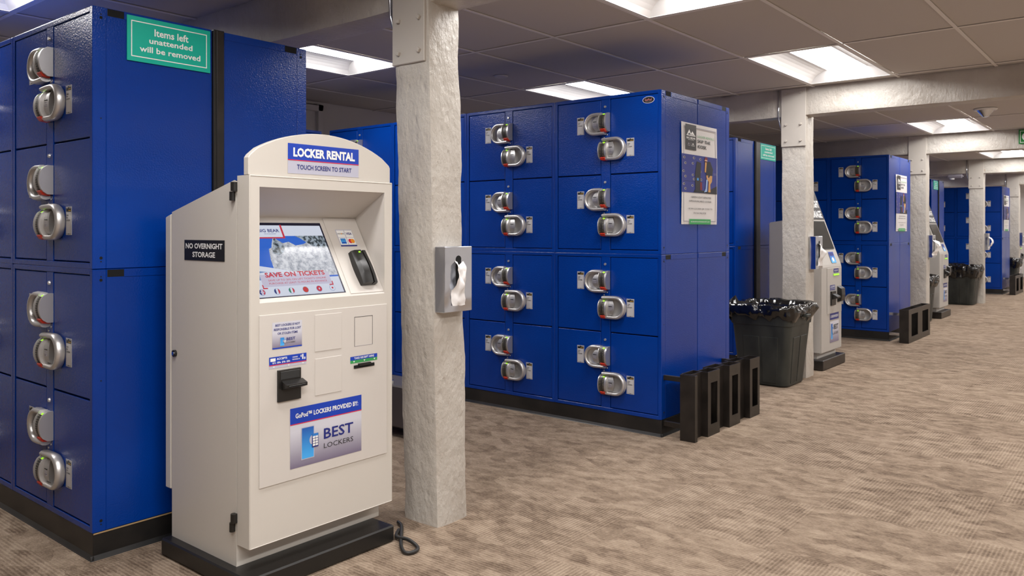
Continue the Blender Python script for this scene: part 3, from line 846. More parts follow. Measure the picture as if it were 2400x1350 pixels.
# ------------------------------------------------------------------ NEAR KIOSK
KX, KY = -2.645, 1.68     # door front plane, near side plane
k = thing('rental_kiosk', 'large cream locker rental kiosk in the foreground with a lit touch screen', 'kiosk', (KX, KY, 0))
W = .706
b = MB()   # plinth tray
b.box(-.59, .051, -.04, .675, .003, .072, brown_plastic)
o = b.build('base_tray', k, bevel=.006); tag(o, 'dark brown base tray')
o.data.materials[0] = black_plastic
# cabinet body: side profile in (x, z), a slanted top at the rear
prof = [(-.088, .072), (-.088, 1.535), (-.105, 1.540), (-.575, 1.425), (-.575, .072)]
b = MB()
for y0, y1 in ((0, .004), (W - .004, W)): b.prism(prof, 'y', y0, y1, cream)
b.box(-.575, -.571, .004, W - .004, .072, 1.425, cream)
b.face([(-.575, .004, 1.425), (-.105, .004, 1.540), (-.105, W - .004, 1.540), (-.575, W - .004, 1.425)], cream)
b.box(-.092, -.088, .004, W - .004, .072, .37, cream)
b.box(-.57, -.09, .004, W - .004, .073, .077, cream)
b.build('cabinet', k, bevel=0)
b = MB(); b.prism([(-.63, .265), (-.585, .265), (-.585, 1.418), (-.63, 1.405)], 'y', .0, W - .01, cream); b.build('rear_door', k, bevel=.004)
# front door: a frame about the opening, deep edges
z0, z1 = .157, 1.556; oy0, oy1, oz0, oz1 = .042, .663, 1.074, 1.513
b = MB()
t_ = .006
b.box(-t_, 0, 0, W, z0, oz0, cream); b.box(-t_, 0, 0, W, oz1, z1, cream)
b.box(-t_, 0, 0, oy0, oz0, oz1, cream); b.box(-t_, 0, oy1, W, oz0, oz1, cream)
b.box(-.083, -t_, 0, t_, z0, z1, cream); b.box(-.083, -t_, W - t_, W, z0, z1, cream)
b.box(-.083, -t_, t_, W - t_, z1 - t_, z1, cream); b.box(-.083, -t_, t_, W - t_, z0, z0 + t_, cream)
bm_o = b.build('door', k, bevel=.0)
# rounded rim beads to catch the light
b = MB()
b.box(-.0045, .0015, -.0015, .006, z0, z1, cream); b.box(-.0045, .0015, W - .006, W + .0015, z0, z1, cream); b.box(-.0045, .0015, -.0015, W + .0015, z1 - .006, z1 + .0015, cream)
b.box(-.0045, .0015, -.0015, W + .0015, z0 - .0015, z0 + .005, cream)
b.build('door_edge', k, bevel=.003)
# recess
xb_, zb_ = -.202, 1.4016 
b = MB()
b.face([(-t_, .006, oz1), (-t_, W - .006, oz1), (xb_, W - .006, zb_), (xb_, .006, zb_)], cream_in)
b.face([(-t_, oy1, oz0), (-t_, oy1, oz1), (xb_, oy1, zb_)], cream_in)
b.face([(-t_, .006, oz0), (-t_, .006, oz1), (xb_, .006, zb_)], cream_in)
b.face([(-.0, .006, oz0), (-.0, oy1, oz0), (xb_, oy1, zb_), (xb_, .006, zb_)], cream_in)
b.build('screen_recess', k)
# tilted fascia frame: origin on the sill at the near side
FO = Vector((0, .005, 1.072)); FU = Vector((0, 1, 0)); FV = Vector((-.52198, 0, .85296))
def fas(lay=.0008): return Sheet(FO, FU, FV, lay)
FN = FU.cross(FV)
def FP(u, v, n=0): return FO + FU * u + FV * v + FN * n
# touch screen with a dark bezel
s = fas(); s.rect(.006, .020, .454, .360, bezel, 2); tt = s.build('touch_screen', k); tag(tt, 'lit colour touch screen in a dark bezel')
def scr(name, fn, par=tt):
    q = fas(.0003); q.O = FO + FN * .0018; fn(q); return q.build(name, par)
def f_bg(q):
    q.rect(.008, .024, .446, .346, scr_white, 1)
    q.rect(.008, .098, .446, .296, scr_sky, 2)
def f_pic(q):
    U0, U1, V0, V1 = .008, .446, .098, .296
    pts = [(.150, .105), (.150, .190), (.158, .236), (.172, .242), (.180, .262), (.196, .292), (.214, .275), (.232, .262), (.262, .268), (.290, .250), (.330, .256), (.360, .270), (.400, .262), (.446, .280), (.446, .105)]
    q.poly(pts, scr_trees, 3)
    q.poly([(.168, .216), (.180, .245), (.196, .294), (.214, .268), (.236, .243), (.222, .220), (.196, .205)], scr_pine, 4)
    q.poly([(.300, .296), (.446, .296), (.446, .236), (.400, .238), (.372, .246), (.350, .262), (.322, .284)], scr_pine, 4)
    q.poly([(.008, .180), (.030, .172), (.052, .168), (.062, .190), (.048, .215), (.036, .240), (.020, .258), (.008, .262)], scr_pine, 4)
    q.poly([(.008, .098), (.008, .178), (.060, .166), (.130, .152), (.200, .138), (.270, .122), (.300, .098)], scr_snow, 5)
    q.poly([(.008, .118), (.008, .142), (.060, .140), (.130, .130), (.210, .115), (.235, .098), (.050, .098)], scr_shade, 6)
    q.poly([(.060, .126), (.110, .132), (.150, .124), (.100, .115)], scr_snow, 7)
def f_top(q):
    q.rect(.008, .290, .243, .346, scr_white, 7)
    q.poly([(.008, .284), (.252, .284), (.252, .290), (.008, .290)], scr_red, 8); q.poly([(.243, .290), (.252, .284), (.252, .348), (.243, .348)], scr_red, 8)
    q.text('BIG BEAR', .137, .313, .234, .328, scr_navy, 9, .02)
    q.text('MOUNTAIN RESORT', .160, .303, .215, .3075, scr_navy, 9)
def f_ban(q):
    q.rect(.075, .066, .400, .120, scr_pink, 8)
    q.text('SAVE ON TICKETS', .098, .107, .380, .129, scr_red, 10, .035)
    q.text('SAVE UP TO 20% ON LIFT TICKETS ONLINE', .105, .090, .378, .098, scr_red, 10)
    q.text('PURCHASE AT LEAST 72 HOURS IN ADVANCE', .105, .076, .378, .084, scr_red, 10)
    for u, sg in ((.075, 1), (.400, -1)):
        q.poly([(u - .004 * sg, .058), (u + .018 * sg, .058), (u + .016 * sg, .063), (u + .001 * sg, .063), (u + .001 * sg, .074), (u - .004 * sg, .078)], scr_red, 10)
def f_flag(i):
    def fn(q):
        u = .062 + i * .066; v = .045; r = .0125
        M = [(scr_navy, scr_pink, scr_red), (scr_navy, scr_white, scr_red), (scr_green, scr_white, scr_red), (scr_orange, scr_orange, scr_orange), (scr_red, scr_pink, scr_red), (scr_white, scr_white, scr_white)][i]
        q.ell(u, v, r + .0012, r + .0012, scr_shade, 8, 18); q.ell(u, v, r, r, M[1], 9, 18)
        if i < 3:
            for sg, m in ((-1, M[0]), (1, M[2])):
                q.poly([(u + sg * r * math.sin(a), v + r * math.cos(a)) for a in [math.radians(22 + 136 * j / 8) for j in range(9)]], m, 10)
            if i == 0: q.rect(u - .008, v - .002, u + .009, v + .002, scr_pink, 11)
        if i == 3: q.ell(u, v, .008, .008, scr_red, 10, 10)
        if i == 4: q.ell(u, v, r, r, scr_red, 10, 14); q.ell(u, v, .004, .005, scr_pink, 11, 8)
        if i == 5: q.ell(u, v, .0045, .0045, scr_red, 10, 10)
    return fn
scr('screen_backdrop', f_bg); scr('screen_picture', f_pic); scr('screen_banner', f_top); scr('screen_offer', f_ban)
for i in range(6): scr('flag_button', f_flag(i))
# card panel
s = fas(); s.mb.mesh([FP(u, v, n) for n in (.0, .0035) for u, v in ((.476, .012), (.655, .012), (.655, .384), (.476, .384))], [(4, 5, 6, 7), (0, 1, 5, 4), (1, 2, 6, 5), (2, 3, 7, 6), (3, 0, 4, 7)], cream_in)
cp = s.build('card_panel', k, ); 
q = fas(.0003); q.O = FO + FN * .0038
q.rect(.519, .240, .608, .325, silverprint, 1); q.rect(.519, .240, .608, .246, navy, 2)
for u, v in ((.522, .286), (.566, .286), (.522, .249), (.566, .249)): q.rect(u, v, u + .040, v + .035, white, 3)
q.text('DISCOVER', .524, .301, .560, .307, charcoal, 4, .02); q.ell(.545, .304, .003, .003, orange, 5, 8)
q.text('VISA', .570, .298, .602, .310, navy, 4, .03)
q.rect(.528, .253, .556, .280, sky_print, 4); q.rect(.530, .255, .554, .261, royal, 5)
q.ell(.580, .2665, .011, .011, crimson, 4, 14); q.ell(.592, .2665, .011, .011, orange, 5, 14)
q.build('card_brand_sticker', cp)
# swipe reader: a long rounded body with a slot
b = MB(); n = 12
prof = []
secs = []
for i in range(n + 1):
    v = .045 + .160 * i / n; t2 = i / n
    hgt = .030 + .018 * math.sin(math.pi * t2) * (1 - .4 * t2)
    uc = .582 - .006 * math.sin(math.pi * t2)
    row = [(uc - .040, 0), (uc - .040, hgt * .7), (uc - .026, hgt), (uc + .008, hgt * 1.02), (uc + .012, hgt * .35), (uc + .016, hgt * .35), (uc + .020, hgt * .92), (uc + .036, hgt * .85), (uc + .040, hgt * .5), (uc + .040, 0)]
    secs.append([FP(u, v, .0035 + w) for u, w in row])
m_ = len(secs[0]); vs = [p for r_ in secs for p in r_]; fs = []
for i in range(n):
    for j in range(m_ - 1): fs.append((i * m_ + j, i * m_ + j + 1, (i + 1) * m_ + j + 1, (i + 1) * m_ + j))
fs += [tuple(range(m_)), tuple(range(n * m_, (n + 1) * m_))]
b.mesh(vs, fs, black_plastic); rd = b.build('card_reader', k, smooth=math.radians(40)); tag(rd, 'black swipe card reader')
q = fas(); c_ = FP(.566, .187, .047)
b = MB(); b.box(c_.x - .003, c_.x + .003, c_.y - .003, c_.y + .003, c_.z - .003, c_.z + .003, led); b.build('status_light', rd)
# header arch
b = MB(); pts = [(.0, 1.557), (W - .004, 1.557), (W - .004, 1.622), (W - .010, 1.632)]
for i in range(1, 24):
    t2 = i / 24; y = (W - .022) - (W - .034) * t2
    pts.append((y, 1.644 + .094 * (1 - ((2 * t2 - 1) ** 2)) ** .92))
pts += [(.008, 1.634), (0, 1.622)]
b.prism(pts, 'x', -.040, -.008, cream); hd = b.build('header_arch', k, bevel=.002)
s = Sheet((-.0075, .172, 1.572), (0, 1, 0), (0, 0, 1), .0004); ww, hh = .352, .118
s.rect(0, 0, ww, hh, silverprint, 1); s.rect(0, hh * .45, ww, hh, royal, 2); s.rect(0, hh * .435, ww, hh * .462, crimson, 3)
s.text('LOCKER RENTAL', ww * .07, hh * .56, ww * .94, hh * .87, white, 4, .045)
s.text('TOUCH SCREEN TO START', ww * .12, hh * .15, ww * .89, hh * .31, navy, 4, .015); s.build('header_print', hd)
# lower service panel
b = MB(); b.box(.0, .0045, .039, .673, .376, 1.028, cream_in); sp = b.build('service_panel', k, bevel=.0012)
def KS(): return Sheet((.0048, 0, 0), (0, 1, 0), (0, 0, 1), .0004)
def door_logo(s, u0, v0, u1, v1, k_=3):
    w_, h_ = u1 - u0, v1 - v0
    s.rect(u0 - w_ * .04, v0 - h_ * .03, u0 + w_ * .80, v1 + h_ * .03, silverprint, k_); s.rect(u0, v0, u0 + w_ * .76, v1, sky_print, k_ + 1)
    s.ell(u0 + w_ * .66, v0 + h_ * .56, w_ * .18, h_ * .15, silverprint, k_ + 2, 14)
    s.rect(u0 + w_ * .64, v0 + h_ * .30, u0 + w_ * 1.06, v0 + h_ * .74, navy, k_ + 3); s.rect(u0 + w_ * .66, v0 + h_ * .62, u0 + w_ * 1.04, v0 + h_ * .75, sky_print, k_ + 4)
    for i in range(4):
        for j in range(2): s.rect(u0 + w_ * (.69 + j * .18), v0 + h_ * (.345 + i * .085), u0 + w_ * (.84 + j * .18), v0 + h_ * (.412 + i * .085), white, k_ + 5)
s = KS(); u0, v0, u1, v1 = .174, .418, .529, .654
s.rect(u0, v0, u1, v1, grad, 1); s.rect(u0, .590, u1, v1, royal, 2); s.rect(u0, .588, u1, .5915, crimson, 3)
s.text('GoPod\u2122 LOCKERS PROVIDED BY:', .198, .612, .510, .632, white, 4, .03)
door_logo(s, .228, .447, .302, .568)
s.text('BEST', .334, .505, .484, .548, navy, 4, .015); s.text('LOCKERS', .334, .468, .484, .488, charcoal, 4)
s.build('provider_decal', sp)
s = KS(); s.rect(.094, .894, .229, .996, grad, 1); s.rect(.094, .894, .229, .899, royal, 2)
s.text('BEST LOCKERS IS NOT', .107, .980, .219, .989, navy, 3, .02); s.text('RESPONSIBLE FOR LOST', .101, .964, .224, .973, navy, 3, .02); s.text('OR STOLEN ITEMS', .117, .948, .209, .957, navy, 3, .02)
door_logo(s, .129, .905, .152, .936); s.text('BEST', .157, .923, .197, .934, navy, 4, .02); s.text('LOCKERS', .157, .912, .197, .918, charcoal, 4); s.build('liability_sticker', sp)
s = KS(); s.rect(.080, .821, .250, .865, silverprint, 1); s.rect(.080, .834, .250, .865, royal, 2); s.rect(.080, .832, .250, .835, crimson, 3)
s.rect(.085, .848, .108, .860, white, 3); s.text('ACCEPTS', .113, .852, .160, .860, white, 3, .03)
for i, tx in enumerate(('$1s', '$5s', '$10s', '$20s')): s.text(tx, .094 + i * .021, .838, .110 + i * .021, .846, white, 4, .03)
s.text('CHANGE', .184, .852, .208, .857, white, 4, .02); s.text('PROVIDED IN', .184, .843, .218, .848, white, 4, .02)
s.text('$', .221, .851, .227, .860, white, 4, .03); s.text('1', .229, .842, .235, .862, white, 4, .05); s.text('s', .238, .841, .245, .850, white, 4, .04)
for u in (.100, .167, .233): s.poly([(u - .005, .829), (u, .823), (u + .005, .829)], white, 3)
s.build('cash_sticker', sp)
s = KS(); s.rect(.470, .791, .616, .819, leaf, 1); s.rect(.470, .804, .616, .8195, royal, 2); s.text('TAKE RECEIPT HERE', .490, .8075, .598, .816, white, 3, .02)
for u in (.489, .545, .600): s.poly([(u - .005, .801), (u, .794), (u + .005, .801)], white, 3)
s.build('receipt_sticker', sp)
b = MB(); b.box(.0045, .010, .488, .598, .769, .782, hole); b.box(.0045, .016, .510, .575, .777, .788, black_plastic); b.build('receipt_slot', sp, bevel=.001)
for (y0, y1, za, zb) in ((.290, .424, .862, 1.010), (.291, .424, .686, .834)):
    b = MB(); b.box(.0045, .0065, y0, y1, za, zb, cream_in); b.build('blanking_plate', sp, bevel=.001)
b = MB(); fr = (.492, .591, .861, .985)
b.box(.0045, .0052, fr[0], fr[0] + .0015, fr[2], fr[3], charcoal); b.box(.0045, .0052, fr[1] - .0015, fr[1], fr[2], fr[3], charcoal)
b.box(.0045, .0052, fr[0], fr[1], fr[3] - .0018, fr[3], charcoal); b.box(.0045, .0052, fr[0], fr[1], fr[2], fr[2] + .0012, grey_ink); b.build('blank_cutout', sp)
b = MB(); b.box(.0045, .014, .115, .219, .690, .812, black_plastic)
b.prism([(.014, .770), (.046, .758), (.046, .745), (.014, .735)], 'y', .130, .226, black_plastic)
b.box(.044, .0475, .140, .218, .7475, .7530, hole); b.box(.014, .0155, .124, .212, .775, .806, glass_scr)
o = b.build('bill_acceptor', sp, bevel=.001); tag(o, 'black bill acceptor with a projecting mouth')
# hinges on the near side
for hz in (1.462, .205):
    b = MB(); b.cyl((-.092, -.008), 'z', .013, hz + .036, hz + .070, black_plastic, 10); b.cyl((-.104, -.008), 'z', .011, hz, hz + .034, black_plastic, 10)
    b.build('hinge', k)
b = MB(); b.cyl((-.546, .838), 'y', .014, -.010, .002, black_plastic, 14); b.cyl((-.546, .838), 'y', .008, -.013, -.010, chrome, 10); b.build('key_lock', k, smooth=math.radians(40))
s = Sheet((-.470, -.002, 1.228), (1, 0, 0), (0, 0, 1), .0005); s.slab(0, 0, .300, .082, .002, ink)
s.text('NO OVERNIGHT', .012, .047, .288, .069, white, 2, .03); s.text('STORAGE', .065, .013, .235, .035, white, 2, .03); s.build('overnight_sign', k)

# ------------------------------------------------------------------ SLANT KIOSKS (farther down the aisle)
def slant_kiosk(label, x, y, first=None):
    t = thing('slant_kiosk', label, 'kiosk', (x, y, 0), 0, 'tall slant-fronted kiosks')
    if first:
        for ch in first.children:
            c = ch.copy(); c.parent = t; COL.objects.link(c)
            for g in ch.children:
                d = g.copy(); d.parent = c; COL.objects.link(d)
        return t
    W = .62
    prof = [(0, .155), (0, .985), (-.006, 1.01), (-.29, 1.79), (-.345, 1.80), (-.362, 1.447), (-.515, 1.425), (-.515, .155)]
    b = MB(); b.prism(prof, 'y', 0, W, grey_kiosk); b.build('cabinet', t, bevel=.008, seg=2)
    b = MB(); b.box(-.45, -.05, .03, W - .03, .075, .157, grey_kiosk); b.build('pedestal', t)
    b = MB(); b.box(-.50, .035, -.05, W + .005, .003, .10, brown_plastic); b.build('base_tray', t, bevel=.006)
    SV = Vector((-.342, 0, .9397)).normalized(); O = Vector((-.0055, 0, 1.012))
    Nn = Vector((0, 1, 0)).cross(SV); O = O + Nn * .003
    s = Sheet(O, (0, 1, 0), SV, .001)
    s.rect(.05, .475, W - .02, .80, charcoal, 1)
    s.text('NO OVERNIGHT', .07, .60, W - .04, .68, white, 2, .03); s.text('STORAGE', .18, .49, W - .06, .57, white, 2, .03); s.build('overnight_sign', t)
    s = Sheet(O, (0, 1, 0), SV, .001); s.rect(.05, .155, W - .05, .455, ink, 1); s.rect(.06, .165, W - .06, .445, glass_scr, 2); s.build('dark_screen', t)
    s = Sheet(O, (0, 1, 0), SV, .001); s.rect(W * .55, .01, W * .78, .125, sky_print, 1); s.rect(W * .58, .085, W * .75, .118, navy, 2); s.ell(W * .66, .045, .03, .022, white, 2); s.build('service_sticker', t)
    b = MB(); b.box(0, .006, .165, W - .02, .525, .975, grey_kiosk); p = b.build('service_panel', t, bevel=.002)
    s = Sheet((.007, 0, 0), (0, 1, 0), (0, 0, 1), .0006)
    s.rect(.35, .925, .50, .965, navy, 1); s.text('RECEIPT', .37, .937, .48, .953, white, 2); s.rect(.34, .895, .51, .915, leaf, 1)
    s.rect(.24, .755, .39, .805, navy, 1); s.text('ACCEPTS', .25, .780, .38, .797, white, 2, .02); s.text('$1 $5 $10 $20', .25, .762, .38, .774, white, 2); s.build('panel_stickers', p)
    b = MB(); b.box(.006, .012, .345, .505, .898, .912, led); b.build('status_light', p)
    b = MB(); b.box(.006, .022, .25, .38, .605, .745, black_plastic); b.prism([(.022, .72), (.07, .695), (.07, .68), (.022, .665)], 'y', .27, .37, black_plastic); b.build('bill_acceptor', p, bevel=.002)
    b = MB(); pts = [(.006, .625), (.045, .64), (.055, .70), (.05, .765), (.006, .79)]; b.prism(pts, 'y', .46, .57, black_plastic); b.build('card_reader', p, bevel=.005)
    s = Sheet((.001, 0, 0), (0, 1, 0), (0, 0, 1), .0008)
    s.rect(.255, .460, .525, .525, navy, 1); s.text('WHY SKI BAREFOOT', .27, .480, .51, .505, white, 2, .02) if False else s.text('LOCKERS PROVIDED BY', .27, .480, .51, .505, white, 2, .02)
    s.rect(.255, .235, .525, .445, grad, 1); door_logo(s, .285, .27, .345, .42, 2); s.text('BEST', .365, .36, .505, .41, charcoal, 3, .02); s.text('LOCKERS', .365, .31, .505, .335, charcoal, 3); s.build('provider_decal', t)
    return t
k2 = slant_kiosk('pale grey slant-fronted kiosk behind the second column', -2.585, 7.83)
slant_kiosk('pale grey slant-fronted kiosk just past the third column', -2.70, 13.55, k2)
slant_kiosk('pale grey slant-fronted kiosk cut by the right edge of the photo', -2.80, 22.55, k2)

# ------------------------------------------------------------------ TISSUE BOXES on the columns
def tissue_box(label, x, y, z0, z1, wy=.183, dx=.062, hang=0, seed=1):
    t = thing('tissue_dispenser', label, 'dispenser', (x, y, z0), 0, 'steel tissue dispensers on the columns')
    h = z1 - z0
    b = MB(); b.box(0, dx, 0, wy, 0, h, steel); b.build('case', t, bevel=.0025)
    b = MB(); pts = [(wy * .5 + wy * .10 * math.cos(a), h * .52 + (h * .28 if math.sin(a) > 0 else -h * .28) + wy * .10 * math.sin(a)) for a in [2 * math.pi * i / 20 for i in range(20)]]
    pts = sorted(pts, key=lambda p: math.atan2(p[1] - h * .52, p[0] - wy * .5))
    b.prism(pts, 'x', dx - .002, dx + .0008, hole); b.build('slot', t)
    # crumpled tissue pulled out of the slot
    b = MB(); nu, nv = 8, 18; vs = []
    for j in range(nv + 1):
        v = j / nv
        for i in range(nu + 1):
            u = i / nu
            w_ = wy * (.24 + .24 * v + .06 * math.sin(v * 9 + seed)) * (1 + hang)
            yy = wy * (.49 + .035 * math.sin(v * 5 + seed)) + (u - .5) * w_
            zz = h * (.80 - .70 * v) + .012 * noise.noise(Vector((u * 2, v * 3, seed)))
            xx = dx + .006 + .014 * math.sin(math.pi * min(1, v * 1.1)) * (1 + hang * 1.6) + .022 * noise.noise(Vector((u * 2.6, v * 5, seed * 3.1))) + .006 * math.sin(u * 7 + v * 6)
            if v < .12: xx = dx - .004 + (xx - dx) * v / .12
            vs.append((max(xx, dx + .0012) if v >= .12 else xx, yy, zz))
    fs = [(j * (nu + 1) + i, j * (nu + 1) + i + 1, (j + 1) * (nu + 1) + i + 1, (j + 1) * (nu + 1) + i) for j in range(nv) for i in range(nu)]
    b.mesh(vs, fs, tissue); o = b.build('tissue', t, smooth=True); tag(o, 'crumpled white tissue')
    return t
tissue_box('steel tissue dispenser on the nearest column, tissue hanging out', -2.572, 2.578, .977, 1.275)
tissue_box('steel tissue dispenser on the second column above the bin', -2.552, 7.40, .99, 1.293, hang=.7, seed=4)
tissue_box('steel tissue dispenser on the third column, wide tissue hanging', -2.572, 12.16, .97, 1.28, hang=1.8, seed=6)
tissue_box('steel tissue dispenser on the fourth column', -2.635, 16.92, .98, 1.29, hang=1.8, seed=9)
tissue_box('steel tissue dispenser on the fifth column at the right edge', -2.665, 21.66, .98, 1.29, hang=.6, seed=12)

# ------------------------------------------------------------------ TRASH CANS
def rsq(w, d, r, n=5):
    pts = []
    for cx_, cy_, a0 in ((w - r, d - r, 0), (-w + r, d - r, 90), (-w + r, -d + r, 180), (w - r, -d + r, 270)):
        for i in range(n + 1):
            a = math.radians(a0 + 90 * i / n); pts.append((cx_ + r * math.cos(a), cy_ + r * math.sin(a)))
    return pts
def loft(b, rings, m, cap0=True, cap1=False):
    n = len(rings[0]); vs = [p for r_ in rings for p in r_]
    fs = [(i * n + j, i * n + (j + 1) % n, (i + 1) * n + (j + 1) % n, (i + 1) * n + j) for i in range(len(rings) - 1) for j in range(n)]
    if cap0: fs.append(tuple(range(n))[::-1])
    if cap1: fs.append(tuple(range((len(rings) - 1) * n, len(rings) * n)))
    b.mesh(vs, fs, m)
def trash_can(label, x, y, s=1.0, rz=0, drape=0.0, seed=1, w=.30):
    t = thing('trash_can', label, 'bin', (x, y, 0), rz, 'black bins with liners')
    hb = .715 * s; wb = w * .78 * s; wt = w * s
    def W(z): return wb + (wt - wb) * z / hb
    def ring(z, off=0, r=.06): return [(px, py, z) for px, py in rsq(W(z) + off, W(z) + off, r * s)]
    b = MB()
    rings = [ring(0, -.012), ring(.012), ring(.10 * s), ring(.40 * s), ring(hb * .76, 0), ring(hb * .765, .010), ring(hb * .93, .010), ring(hb * .94, .016), ring(hb, .018), ring(hb, -.006), ring(hb * .90, -.012), ring(.03, -.02)]
    loft(b, rings, can_mat); o = b.build('can_body', t, smooth=math.radians(35))
    # raised rib panels on each wall
    for q in range(4):
        for u0, u1 in ((-.62, -.04), (.04, .62)):
            b = MB()
            A = []
            for z in (.03 * s, hb * .62):
                wv = W(z)
                A.append((u0 * wv, -wv - .005, z)); A.append((u1 * wv, -wv - .005, z))
            B_ = [(p[0], p[1] + .012, p[2]) for p in A]
            b.mesh(A + B_, [(0, 1, 3, 2), (4, 6, 7, 5), (0, 4, 5, 1), (2, 3, 7, 6), (0, 2, 6, 4), (1, 5, 7, 3)], can_mat)
            o = b.build('rib_panel', t, bevel=.003); o.rotation_euler = (0, 0, math.pi / 2 * q)
    for sg in (-1, 1):
        b = MB(); z = hb * .90; xx = wt + .012
        pts = [(xx, -.055), (xx + .045, -.045), (xx + .045, .045), (xx, .055)]
        b.prism([(sg * p[0], p[1]) for p in pts], 'z', z - .026, z, can_mat); b.build('handle', t, bevel=.005)
    # liner folded over the rim
    b = MB(); rings = []; n_ = 10
    base = rsq(1, 1, .24, 14)
    base = [(base[i][0] + (base[(i + 1) % len(base)][0] - base[i][0]) * j / q_, base[i][1] + (base[(i + 1) % len(base)][1] - base[i][1]) * j / q_) for i in range(len(base)) for q_ in [max(1, int(math.dist(base[i], base[(i + 1) % len(base)]) / .045))] for j in range(q_)]
    prof = [(-.045, -.16), (-.022, -.03), (-.004, .010), (.018, .018), (.032, .008), (.040, -.018), (.045, -.040 - drape * .3), (.044, -.062 - drape * .6), (.034, -.088 - drape)]
    for k_, (off, dz) in enumerate(prof):
        rg = []
        for i, (px, py) in enumerate(base):
            a = math.atan2(py, px)
            nz = noise.noise(Vector((math.cos(a) * 3.2, math.sin(a) * 3.2, seed * 5 + k_ * .55)))
            nf = noise.noise(Vector((math.cos(a) * 9 + k_ * .8, math.sin(a) * 9 - k_ * .5, seed * 3 + k_ * .5))) * 1.1 - .9 * abs(noise.noise(Vector((px * 7 + k_ * .45, py * 7 + k_ * .3, seed * 2))))
            o2 = off + .016 * nz * (k_ > 0) + .016 * nf * (k_ > 1)
            zz = hb + dz + (.028 * nz if k_ >= 3 else .012 * nz) + (nf * .03 + nz * .035 if k_ >= 7 else 0)
            rr = W(min(zz, hb)) + o2
            rg.append((px * rr, py * rr, zz))
        rings.append(rg)
    loft(b, rings, bag, False, False)
    # a peaked corner
    if seed == 1:
        b.mesh([(-wt - .04, -wt + .02, hb + .005), (-wt + .05, -wt - .03, hb + .01), (-wt + .06, -wt + .01, hb + .085), (-wt + .075, -wt + .07, hb + .005), (-wt - .01, -wt + .11, hb + .0)], [(0, 1, 2), (1, 3, 2), (3, 4, 2), (4, 0, 2)], bag)
    o = b.build('liner', t, smooth=True); tag(o, 'glossy black bin liner folded over the rim')
    b = MB(); rg = [(px * (wb - .0), py * (wb - .0), .25 * s) for px, py in rsq(1, 1, .2, 4)]; b.face(rg, bag); b.build('liner_floor', t)
    return t
trash_can('black bin with a liner in front of the second column', -2.735, 6.965, .97, 0, .0, 1, .286)
trash_can('slim black bin half hidden behind the third column', -2.89, 12.97, .93, 0, .03, 2, .24)
trash_can('black bin with a deep liner in front of the fourth column', -2.93, 16.50, .98, 0, .12, 3, .285)
trash_can('black bin with a bulging liner in front of the fifth column', -2.86, 21.2, .98, 0, .08, 4, .26)

# ------------------------------------------------------------------ BOOT RACKS
def tube_cell(name, parent, x0, x1, y0, y1, h, slot=True, th=.006, m=brown_plastic, z0=.0):
    b = MB()
    b.box(x0, x0 + th, y0, y1, z0, h, m)
    b.box(x0 + th, x1 - th, y0, y0 + th, z0, h, m); b.box(x0 + th, x1 - th, y1 - th, y1, z0, h, m)
    if slot:
        w = y1 - y0; a, c = y0 + w * .24, y1 - w * .2; za, zb = z0 + .075, h - .075
        b.box(x1 - th, x1, y0, a, z0, h, m); b.box(x1 - th, x1, c, y1, z0, h, m); b.box(x1 - th, x1, a, c, z0, za, m); b.box(x1 - th, x1, a, c, zb, h, m)
    else: b.box(x1 - th, x1, y0, y1, z0, h, m)
    return b.build(name, parent)
t = thing('boot_rack', 'black corrugated boot rack at the foot of the middle bank', 'rack', (-2.32, 4.65, 0), 0, 'black boot racks at the bank ends')
hh = .423
tube_cell('rack_cell', t, -.105, -.0, .0, .034, hh, False, m=brown_plastic)
for i, (a, c) in enumerate(((.185, .36), (.515, .69), (.86, 1.035))): tube_cell('rack_cell', t, -.085, 0, a, c, hh)
for i, (a, c) in enumerate(((.034, .20), (.345, .53), (.675, .875))):
    tube_cell('rack_cell', t, -.115, -.045, a, c, hh, False)
for z in (.085, .385):
    b = MB(); b.box(-.236, -.112, .02, .045, z - .016, z + .016, brown_plastic); b.build('wall_bracket', t, bevel=.002)
    b = MB(); b.box(-.236, -.112, .90, .925, z - .016, z + .016, brown_plastic); b.build('wall_bracket', t, bevel=.002)
def slot_rack(label, x, y, L_, first=None):
    t = thing('boot_rack', label, 'rack', (x, y, 0), 0, 'black boot racks at the bank ends')
    h = .40; th = .008; d = .105; n = 2; w = L_ / n
    b = MB(); b.box(-d, -d + th, 0, L_, 0, h, brown_plastic)
    for yy in (0, w - th / 2, L_ - th): b.box(-d + th, -th, yy, yy + th, 0, h, brown_plastic)
    b.box(-d + th, -th, th, L_ - th, 0, th, black_plastic)
    b.build('shell', t)
    b = MB()
    for i in range(n):
        a, c = i * w + w * .24, (i + 1) * w - w * .18
        b.box(-th, 0, i * w, a, 0, h, brown_plastic); b.box(-th, 0, c, (i + 1) * w, 0, h, brown_plastic); b.box(-th, 0, a, c, 0, .07, brown_plastic); b.box(-th, 0, a, c, h - .06, h, brown_plastic)
    b.build('slotted_front', t)
    for z in (.10, .34):
        b = MB(); b.box(-d - .12, -d, .03, .055, z - .016, z + .016, steel); b.build('wall_bracket', t)
    return t
slot_rack('black two-slot boot rack at the foot of the third bank', -2.385, 10.32, 1.09)
slot_rack('small black two-slot boot rack at the foot of the farthest bank', -2.455, 19.40, 1.15)

